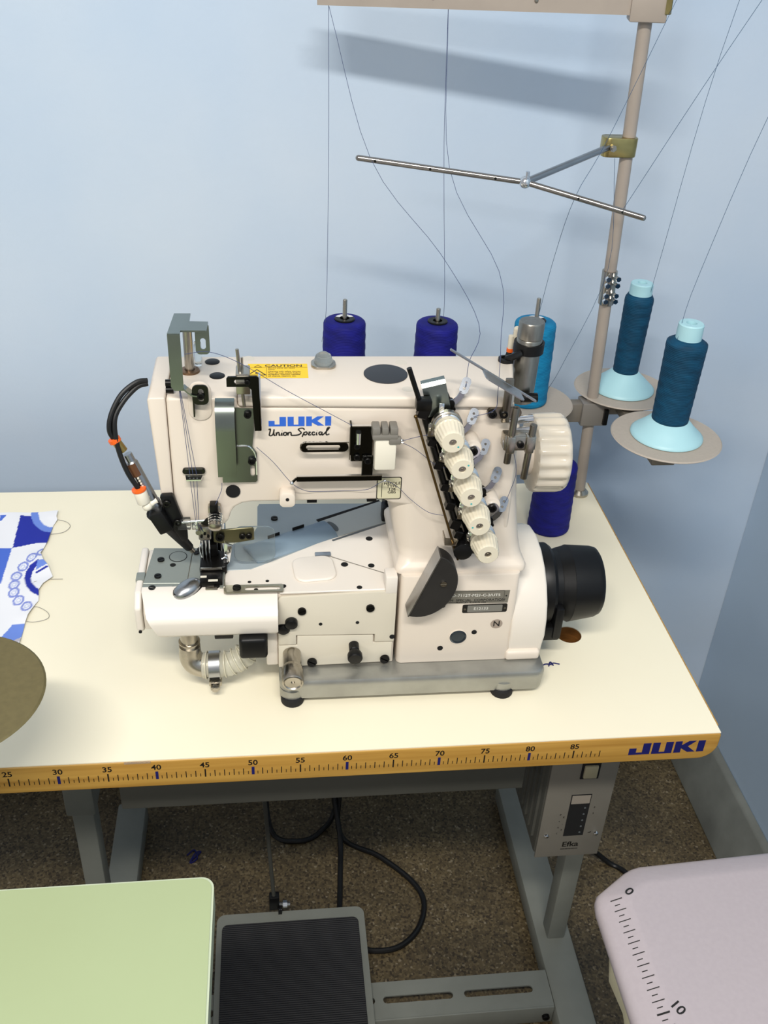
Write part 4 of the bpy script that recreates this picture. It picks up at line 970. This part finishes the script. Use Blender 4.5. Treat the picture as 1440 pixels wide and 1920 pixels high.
obj('cylinder_end', G().cyl(cA - (cB - cA).normalized() * 12, cA - (cB - cA).normalized() * 4, 7, n=20), M_BLACK, ac)
obj('cylinder_label', G().cyl(cA.lerp(cB, .62) + Vector((-.6, -.5, 0)), cA.lerp(cB, .86) + Vector((-.6, -.5, 0)), 5.95, n=20), mat('brown_print', '#6e4a33', .35, .5), ac)
cpr = G()
for k in range(9):
    q = cA.lerp(cB, .22 + k * .055); cpr.box(q.x - .9, q.x + .9, q.y - 6.15, q.y - 5.7, q.z - 1.2, q.z + .9)
obj('cylinder_print', cpr, M_WPLAST, ac)
fa = obj('air_fitting', G().cyl((-203, 106, 264), (-200, 106, 250), 6.6, n=18, bv=1).ball((-197, 106, 246), 5.4, n=14).cyl((-197, 106, 246), (-188, 110, 250), 3.4, n=12), M_WPLAST, ac)
obj('fitting_ring', G().lathe([(5.5, 0), (7.2, .4), (7.2, 2.4), (5.5, 3)], (-203.2, 106, 264), (-.2, 0, 1), 18), M_ORANGE, ac)
obj('elbow_fitting', G().cyl((-222, 116, 314), (-216, 116, 303), 4.6, n=16), M_BRASS, ac)
obj('fitting_ring', G().lathe([(4.6, 0), (6, .4), (6, 4), (4.6, 4.6)], (-222, 116, 313), (-.45, 0, 1), 18), M_ORANGE, ac)
obj('air_hose', G().tube([(-190, 140, 366), (-200, 136, 366), (-214, 128, 357), (-224, 120, 340), (-226.5, 116, 325), (-222, 116, 314)], 2.6, 10), M_CABLE, ac)
obj('air_hose', G().tube([(-190, 140, 363), (-200, 136, 361), (-213, 126, 350), (-221, 118, 335), (-220, 112, 310), (-213, 107, 285), (-203, 106, 264)], 2.5, 10), M_CABLE, ac)

# ---- suction pipe, elbow and corrugated hose under the bed
sp_ = obj('suction_pipe', G().cyl((-167, 104, 96), (-167, 104, 58), 9.6, n=24).tube([(-167, 104, 66), (-167, 104, 52), (-164, 103, 43), (-157, 102, 38), (-148, 101, 37), (-140, 101, 37.5)], lambda t: 11.5 + 1.6 * math.sin(t * 3.1), 24, 5), M_NICKEL, sm, ang=60, label='nickel suction elbow')
obj('pipe_bead', G().lathe([(9.6, 0), (11.6, .6), (11.6, 2), (10, 2.4)], (-167, 104, 70), (0, 0, 1), 24).box(-160, -128, 104, 118, 84, 94, 1), M_NICKEL, sp_)
hc = [(-154, 102, 37.5), (-140, 101, 38), (-125, 101, 39.5), (-110, 104, 46), (-99, 110, 57), (-92, 120, 72)]
hz = obj('corrugated_hose', G().tube(hc, lambda t: 14.2 - 2.2 * t + .7 * math.sin(t * 52), 24, 16), M_HOSE, sm, ang=70, label='clear corrugated hose')
gr = G(); P = [Vector(p) for p in hc]
for i in range(9):
    t = .06 if i == 0 else .26 + i * .08
    f_ = t * (len(P) - 1); a = min(int(f_), len(P) - 2); p = P[a].lerp(P[a + 1], f_ - a); d = (P[a + 1] - P[a]).normalized()
    R_ = 14.6 - 2.4 * t
    gr.lathe([(R_, -.9), (R_ + 1.5, -.4), (R_ + 1.5, .4), (R_, .9)], p, d, 28, cap=False)
obj('hose_rib', gr, mat('hose_rib_plastic', '#d9d3bd', .3, trans=.2), hz)
hcl = obj('hose_clamp', G().lathe([(15, -6), (16.2, -6), (16.2, 6), (15, 6)], (-141, 101, 38), (1, 0, .03), 32, cap=False), M_STEEL, hz)
obj('clamp_screw', G().box(-148, -134, 92, 104, 14, 21, 1).cyl((-141, 90, 17), (-141, 84, 16), 4, n=6).box(-146, -136, 84, 92, 15, 20, 1), M_NICKEL, hcl)
sgm = G()
for k in range(9):
    a = math.radians(200 + k * 13); sgm.box(-146.5, -135.5, 101 + 16.3 * math.cos(a) - .6, 101 + 16.3 * math.cos(a) + .6, 38 + 16.3 * math.sin(a) - .4, 38 + 16.3 * math.sin(a) + .4)
obj('clamp_slot', sgm, M_DARKST, hcl)
obj('sensor_box', G().box(-112, -82, 70, 100, 71, 98.5, 4, 3), M_BLACK, sm, label='black rounded sensor box')
obj('sensor_switch', G().box(-139, -119, 96, 112, 79, 95, 1.2), M_BLACK, sm)
obj('bed_skirt', G().box(-84, -71, 99, 200, 36, 120, 2), M_WHITE, sm)
# threads lying on the machine
def strand(parent, pts, r=.28, m=M_THRDK, smooth=True): return obj('thread_strand', G().tube(pts, r, 5, 6, smooth), m, parent)
strand(sm, [(-150, 104, 409), (-128, 100, 413), (-100, 99, 402), (-60, 98, 376), (-22, 98, 353), (3, 98, 338)])
strand(sm, [(-88, 104, 312), (-72, 100, 297), (-55, 96, 276), (-42, 104, 262), (-30, 108, 258), (0, 108.5, 258), (22, 104, 262), (37, 96, 276), (52, 104, 264), (66, 106, 248), (84, 98, 237), (101, 92, 236)])
strand(sm, [(51, 86, 325), (65, 88, 316), (85, 86, 300), (95, 86, 296)]); strand(sm, [(51, 86, 327), (66, 88, 330), (80, 86, 334)])
for x0, x1 in ((-157, -153), (-156.5, -150), (-156, -146.5)):
    strand(sm, [(x0, 102, 374), (x1, 102, 283)], smooth=False); strand(sm, [(x1, 100.5, 280), ((x1 + -149) / 2, 104, 229), (-147, 140, 190)], smooth=False)
strand(sm, [(-123, 106, 271), (-124, 106, 262), (-130, 100, 250)])

# ================================================================== THREAD STAND
ts_ = thing('thread_stand', 'beige thread stand pole with round spool plates and a chrome guide bar, behind the machine', 'thread stand', (394, 503, 0))
def pole(z): return 394 - 23.2 * z / 660
obj('pole', G().cyl((pole(0), 503, 2), (pole(930), 503, 930), 8.2, n=24), M_POLE, ts_)
obj('flange', G().lathe([(14, 0), (14, 4), (11, 7), (9, 9)], (394, 503, 0), (0, 0, 1), 28), M_NICKEL, ts_)
obj('beam', G().box(-30, 412, 494, 512, 128, 157, 1.5), mat('beam_paint', '#7d766c', .45, .1), ts_)
obj('beam_clamp', G().box(372, 413, 489, 518, 124, 160, 2), mat('beam_clamp_paint', '#85807a', .45, .3), ts_)
obj('beam_nut', G().box(404, 410, 484, 490, 128, 152), M_OXIDE, ts_)
obj('side_arm', G().box(424, 456, 340, 548, 144, 158, 1.5).box(405, 430, 495, 512, 140, 157), mat('side_arm_paint', '#6f695f', .45, .1), ts_)
sl = obj('sleeve_joint', G().cyl((pole(306), 503, 306), (pole(352), 503, 352), 10.4, n=20), M_NICKEL, ts_)
for z in (314, 322, 336, 345): obj('sleeve_nut', G().cyl((pole(z) - 6, 491, z), (pole(z) - 6, 486, z), 3.6, n=6).cyl((pole(z) + 8, 492, z), (pole(z) + 8, 487, z), 3.6, n=6), M_CHROME, sl)
DSC = [(27, 503, 158, 68), (153, 503, 158, 68), (291, 503, 158, 67), (441, 530, 164, 70), (442, 355, 180, 72)]
for (x, y, z, r) in DSC:
    obj('spool_plate', G().lathe([(0, -1.4), (r - 1.5, -1.4), (r, 0), (r - 1.5, 1.4), (0, 1.8)], (x, y, z), (0, 0, 1), 64), M_BEIGEPL, ts_)
obj('plate_post', G().cyl((442, 355, 156), (442, 355, 179), 7).cyl((441, 530, 156), (441, 530, 163), 7), M_NICKEL, ts_)
for (x, y, z, h) in ((27, 503, 158, 152), (153, 503, 158, 140), (289.5, 503, 158, 155), (441, 530, 164, 90), (442, 355, 180, 90)):
    obj('spindle', G().cyl((x, y, z), (x, y, z + h), 3.0, n=12, bv=.8), M_NICKEL, ts_)
MC = Matrix.Translation((372, 503, 671)) @ Matrix.Rotation(math.radians(-13.2), 4, 'Z') @ Matrix.Rotation(math.radians(-1.6), 4, 'Y')
cr = obj('cross_arm', G().box(-388, 0, -15, 15, -12, -10, 0, 1, MC).box(-388, 0, -16, -14, -12, 13, 0, 1, MC).box(-388, 0, 14, 16, -12, 13, 0, 1, MC), M_POLE, ts_)
obj('arm_socket', G().box(-22, 20, -19, 19, -19, 20, 2, 2, MC), M_POLE, ts_)
obj('socket_clip', G().box(17, 24, -21, 21, -10, 30, 1, 1, MC), M_ZINC, ts_)
for x in (-380, -250, -130, -12): obj('rivet', G().ball((x, -16, 0), 2.6, n=10, M=MC), M_NICKEL, cr)
tp = obj('top_arm', G().box(340, 640, 490, 516, 905, 925, 2).box(340, 640, 360, 380, 905, 925, 2).box(480, 500, 370, 500, 908, 922), M_POLE, ts_)
gc = obj('guide_clamp', G().prism(rr(364, 503, 44, 25, 9), 'z', 500, 523, 1), M_ZINC, ts_, label='yellow zinc clamp')
obj('clamp_bolt', G().cyl((352, 491, 512), (352, 485, 512), 4.4, n=6).cyl((352, 486, 512), (352, 482, 512), 2.6, n=10), M_NICKEL, gc)
HUB = Vector((226, 410, 489)); BL = Vector((34, 450, 503)); BR = Vector((357, 360, 464))
obj('guide_arm', G().cyl((349, 494, 512), HUB, 4.0, n=14), M_STEEL, gc)
gb = obj('guide_bar', G().cyl(BL, HUB, 3.4, n=18).cyl(HUB, BR, 3.4, n=18).ball(BL, 3.4, n=10).ball(BR, 3.4, n=10), mat('dull_chrome', '#a29d97', .16, 1.0), ts_, label='chrome thread guide bar')
obj('hub', G().ball(HUB, 7.2, n=20).cyl(HUB + Vector((2, 0, 4)), HUB + Vector((2, 0, 12)), 2.6, n=10), M_CHROME, gb)
for t, (p, q) in ((.1, (BL, HUB)), (.43, (BL, HUB)), (.82, (BL, HUB)), (.45, (HUB, BR)), (.82, (HUB, BR))):
    c = p.lerp(q, t); obj('eyelet', G().cyl(c + Vector((0, -3.7, 0)), c + Vector((0, 3.7, 0)), 1.6, n=12), M_DARKST, gb)

# ================================================================== SPOOLS
def spool(label, x, y, z, rb, rt, h, m, ring, group, ring2=None):
    s = thing('thread_spool', label, 'spool', (x, y, z), group)
    pf = [(rb * .55, 0), (rb - 2, 0), (rb, 2.5)]
    for k in range(1, 24):
        t = k / 24; pf.append((rb + (rt - rb) * t + .35 * math.sin(k * 1.9), 2.5 + (h - 9) * t))
    pf += [(rt, h - 6), (rt - .8, h - 3.2), (rt - 3, h - 1.2), (rt - 7, h - .2), (12, h), (9, h - 1)]
    obj('winding', G().lathe(pf, (x, y, z), (0, 0, 1), 48), m, s, ang=60)
    c = obj('core', G().lathe([(13.5, h - 1), (13.6, h + 1.4), (12.4, h + 2.2), (6.4, h + 2.0), (6.2, h - 6), (3.5, h - 6)], (x, y, z), (0, 0, 1), 32), M_BLACK, s)
    if ring: obj('core_label', G().raw([(x + r * math.cos(a), y + r * math.sin(a), z + h + 2.4) for r in (6.8, 12.6) for a in [math.radians(20 + 140 * k / 12) for k in range(13)]], [[k, k + 1, 14 + k, 13 + k] for k in range(12)]), ring, c)
    if ring2: obj('core_ring', G().lathe([(13.8, h - 1), (15.4, h - .6), (15.4, h + 6), (13, h + 7), (7, h + 7)], (x, y, z), (0, 0, 1), 32, cap=False), ring2, c); 
    if ring2: obj('core_top', G().lathe([(12.8, h + 7), (12.8, h + 14), (11.5, h + 15), (5, h + 15), (5, h + 4)], (x, y, z), (0, 0, 1), 32, cap=False), M_PAPER, c)
    return s
spool('royal blue thread spool behind the CAUTION sticker, white label on its core', 27, 503, 160, 30, 28.5, 122, M_TBLUE, M_PAPER, 'royal blue thread spools')
spool('royal blue thread spool with a plain black core, middle one behind the machine', 153, 503, 160, 30, 28.5, 119, M_TBLUE, None, 'royal blue thread spools')
spool('bright cyan thread spool behind the steel cylinder', 289.5, 503, 160, 30, 28.5, 121, M_TCYAN, M_PAPER, None)
spool('royal blue thread spool standing on the table below the hand wheel', 323, 415, 0, 30, 28, 108, M_TBLUE, None, 'royal blue thread spools', M_LIME)
def cone(label, x, y, z, rf, r0, r1, z0, z1, zt_):
    s = thing('thread_cone', label, 'spool', (x, y, z), 'petrol blue thread cones')
    obj('flared_base', G().lathe([(rf - 3, 0), (rf, .6), (rf, 2.2), (rf * .93, 5), (rf * .74, 13), (r0 + 2, z0 + 1), (15, z0 + 6)], (x, y, z), (0, 0, 1), 56), M_CONE, s, ang=50)
    pf = [(r0 - 2, z0), (r0, z0 + 2)]
    for k in range(1, 26):
        t = k / 26; pf.append((r0 + (r1 - r0) * t + .22 * math.sin(k * 2.3), z0 + 2 + (z1 - z0 - 10) * t))
    pf += [(r1, z1 - 8), (r1 - .4, z1 - 5.5), (16.5, z1)]
    obj('winding', G().lathe(pf, (x, y, z), (0, 0, 1), 48), M_TTEAL, s, ang=60)
    obj('core', G().lathe([(16, z1 - 4), (15.6, zt_ - 1.5), (14.4, zt_), (6.6, zt_), (6, zt_ - 3), (6, zt_ - 14), (3.4, zt_ - 14)], (x, y, z), (0, 0, 1), 40), M_CONE, s)
    return s
c1 = cone('petrol blue thread cone, the slimmer and farther of two on pale cyan cores', 441, 530, 166, 46, 18, 20, 25, 144, 160)
c2 = cone('petrol blue thread cone, the thicker and nearer of two on pale cyan cores', 442, 355, 182, 47, 23.5, 25.5, 22, 136, 156)

# ================================================================== LOOSE THREADS
def thread(label, pts, m=M_THRDK, r=.30): return tag(obj('thread', G().tube(pts, r, 5, 5), m), label, 'thread', 'threads strung over the stand')
thread('thread rising from the left blue spool to the end of the top arm', [(-3, 503, 250), (2, 500, 300), (5, 540, 480), (5, 578, 648)])
thread('thread running from the top arm end through the guide bar down to the upper hook', [(5, 577, 648), (48, 446, 503.5), (118, 330, 430), (140, 200, 400), (118, 130, 388), (110.5, 98, 378)])
thread('thread rising from the middle blue spool to the top arm', [(160, 500, 284), (158, 498, 330), (147, 520, 500), (144, 546, 652)])
thread('thread dropping from the top arm past the angled guide to the second hook', [(144, 545, 652), (140, 434, 497), (180, 300, 420), (160, 180, 390), (145, 110, 365), (141, 100, 352), (121, 98, 346)])
thread('thread slanting from the cyan spool over the guide bar to the upper right', [(292, 503, 290), (292, 470, 380), (283, 392, 478), (330, 440, 540), (430, 495, 760), (480, 500, 905)], M_THRTL)
thread('thread running from the right end of the guide bar steeply up and right', [(334, 370, 469), (420, 372, 640), (560, 372, 905)], M_THRTL)
thread('thread rising from the far petrol cone', [(450, 520, 300), (452, 510, 380), (470, 500, 620), (520, 500, 905)], M_THRTL)
thread('thread rising from the near petrol cone at the right edge', [(425, 350, 310), (440, 360, 400), (500, 368, 640), (610, 370, 905)], M_THRTL)
thread('thread falling from the pole clamp to the cyan spool plate', [(357, 489, 500), (372, 486, 360), (330, 480, 230), (318, 500, 175)], M_THRTL)
thread('thread hanging from the guide rods to the lowest hook', [(156, 84, 330), (168, 90, 290), (166, 95, 262), (163, 98, 246)])

# ================================================================== PATTERNED CLOTH ON THE TABLE
def inpoly(x, y, P):
    c = False; j = len(P) - 1
    for i in range(len(P)):
        xi, yi = P[i]; xj, yj = P[j]
        if (yi > y) != (yj > y) and x < (xj - xi) * (y - yi) / (yj - yi) + xi: c = not c
        j = i
    return c
FAB = {'poly': [((0.06, 0.14, 0.58), [(-455.8, 471.5), (-446.7, 471.2), (-452.1, 454.4)]), ((0.06, 0.14, 0.58), [(-524.0, 474.1), (-469.5, 472.1), (-460.2, 391.4), (-503.5, 393.2)]), ((0.008, 0.02, 0.32), [(-427.3, 469.6), (-380.0, 467.8), (-373.8, 405.4), (-378.6, 398.5), (-391.3, 399.0), (-402.8, 396.0), (-422.4, 390.9)]), ((0.14, 0.24, 0.66), [(-361.3, 429.1), (-365.4, 425.7), (-370.1, 423.8), (-375.1, 423.2), (-380.4, 424.2), (-385.8, 426.6), (-391.2, 430.3), (-396.3, 435.4), (-401.1, 441.6), (-405.5, 448.8), (-409.2, 456.8), (-412.1, 465.4), (-414.3, 474.3), (-415.5, 483.2), (-415.8, 492.0), (-367.4, 489.1), (-353.9, 404.6)]), ((0.8, 0.8, 0.83), [(-363.3, 472.4), (-362.8, 456.7), (-366.4, 444.5), (-373.2, 438.0), (-382.1, 438.4), (-391.3, 445.5), (-399.1, 458.1), (-403.9, 473.9), (-404.8, 489.8), (-401.5, 502.7), (-394.5, 509.7), (-385.3, 509.4), (-375.7, 501.8), (-367.9, 488.5), (-363.3, 472.4)]), ((0.06, 0.14, 0.58), [(-438.5, 390.5), (-423.0, 391.0), (-420.3, 310.3), (-433.8, 310.9), (-443.3, 231.8), (-462.9, 232.9), (-503.5, 393.2)]), ((0.14, 0.24, 0.66), [(-389.2, 228.1), (-372.5, 227.2), (-374.1, 203.5), (-385.8, 192.6), (-398.7, 169.3), (-447.4, 172.0), (-455.8, 204.8), (-398.2, 201.7)]), ((0.45, 0.42, 0.48), [(-374.1, 203.5), (-385.8, 192.6), (-381.3, 184.4), (-373.7, 195.9)]), ((0.008, 0.02, 0.32), [(-351.9, 317.7), (-351.2, 302.0), (-354.7, 289.9), (-361.6, 283.5), (-370.6, 283.9), (-379.9, 291.1), (-387.9, 303.8), (-393.0, 319.6), (-394.0, 335.6), (-390.8, 348.5), (-383.7, 355.5), (-374.4, 355.0), (-364.7, 347.3), (-356.6, 333.9), (-351.9, 317.7)]), ((0.8, 0.8, 0.83), [(-350.7, 319.4), (-350.3, 307.1), (-353.4, 297.5), (-359.3, 292.4), (-366.8, 292.8), (-374.6, 298.5), (-381.1, 308.5), (-385.1, 321.0), (-385.8, 333.6), (-382.9, 343.6), (-376.9, 349.0), (-369.1, 348.7), (-361.1, 342.6), (-354.5, 332.1), (-350.7, 319.4)]), ((0.14, 0.24, 0.66), [(-382.6, 354.9), (-375.4, 355.3), (-367.8, 345.7), (-382.1, 337.1)]), ((0.008, 0.02, 0.32), [(-381.4, 333.5), (-367.3, 343.1), (-366.3, 339.3), (-380.3, 329.8)]), ((0.008, 0.02, 0.32), [(-430, 424), (-420, 424), (-420, 424.5), (-430, 424.5)])], 'rings': [(-380.5, 375.2, 7.0), (-392.0, 364.3, 7.0), (-400.0, 346.4, 7.0), (-404.1, 325.5, 7.0), (-403.2, 307.0, 7.0), (-400.4, 291.0, 7.0), (-391.3, 274.6, 7.0), (-379.1, 261.7, 7.0)], 'edge': [(181.0, -374.0), (200.4, -374.0), (228.3, -374.7), (244.1, -373.8), (266.8, -369.1), (273.4, -366.9), (294.0, -370.6), (307.8, -367.4), (321.5, -357.7), (343.8, -367.5), (355.3, -375.4), (374.5, -382.5), (405.6, -378.3), (442.3, -377.9), (455.6, -374.5), (463.4, -377.0)]}
def fabric_print(x, y):
    c = (.80, .80, .83)
    for col, P in FAB['poly']:
        if inpoly(x, y, P): c = col
    for (cx, cy, r) in FAB['rings']:
        d = math.hypot(x - cx, (y - cy) / 1.5) / r
        if .64 < d < 1: c = (.22, .27, .62)
        elif d < .64: c = (.78, .79, .84)
        if .28 < d < .42: c = (.45, .5, .74)
    return c
X0, X1, Y0, Y1 = -560.0, -352.0, 150.0, 478.0
nxf, nyf = 150, 230
V = []; F = []; colr = []; idx = {}
def fedge(y):            # x of the right hand edge of the cloth at depth y
    E = FAB['edge']
    for (y0, x0), (y1, x1) in zip(E, E[1:]):
        if y0 <= y <= y1: return x0 + (x1 - x0) * (y - y0) / (y1 - y0)
    return E[0][1] if y < E[0][0] else E[-1][1]
for j in range(nyf + 1):
    y = Y0 + (Y1 - Y0) * j / nyf; xr = fedge(y)
    for i in range(nxf + 1):
        x = X0 + (xr - X0) * i / nxf
        u = (xr - x)
        z = 1.2 + 1.0 * math.sin(x * .05 + y * .03) ** 2 + 3.0 * math.exp(-((y - 350) / 26) ** 2 - (u / 24) ** 2) + 2.2 * math.exp(-(u / 14) ** 2) * (.5 + .5 * math.sin(y * .11))
        V.append((x, y, z)); colr.append(fabric_print(x, y))
for j in range(nyf):
    for i in range(nxf):
        a = j * (nxf + 1) + i; F.append([a, a + 1, a + nxf + 2, a + nxf + 1])
def fabric_mat():
    m = bpy.data.materials.new('printed_cotton'); m.use_nodes = True
    nt = m.node_tree; p = nt.nodes['Principled BSDF']
    a = nt.nodes.new('ShaderNodeAttribute'); a.attribute_name = 'print'
    nt.links.new(a.outputs['Color'], p.inputs['Base Color']); p.inputs['Roughness'].default_value = .85
    return m
fab = thing('printed_cloth', 'white cloth with a blue check and ring print lying on the table at the left', 'cloth', (-440, 320, 0))
cl_ = obj('cloth', G().raw(V, F), fabric_mat(), fab, ang=180)
at = cl_.data.attributes.new('print', 'FLOAT_COLOR', 'POINT')
at.data.foreach_set('color', [q for c in colr for q in (c[0], c[1], c[2], 1.0)])
M_HAIR = mat('grey_thread', '#8f8b84', .8)
obj('loose_thread', G().tube([(-378, 458, 2), (-362, 452, 1), (-355, 440, 1), (-362, 426, 1), (-380, 420, 2)], .35, 5), M_HAIR, fab)
obj('loose_thread', G().tube([(-382, 255, 2), (-368, 262, 1), (-352, 250, 1), (-350, 238, 1), (-366, 232, 1), (-382, 236, 2)], .35, 5), M_HAIR, fab)
obj('loose_thread', G().tube([(-380, 312, 2), (-365, 318, 1), (-345, 318, 1)], .4, 5), M_HAIR, fab)
tag(obj('lint', G().tube([(240, 119, .6), (246, 122, .8), (252, 120, 2.2), (256, 123, 1), (263, 121, .7)], .8, 5).tube([(249, 118, .8), (252, 124, 2), (255, 119, .8)], .8, 5), M_NAVY), 'tiny dark blue lint on the table right of the base pan', 'lint')
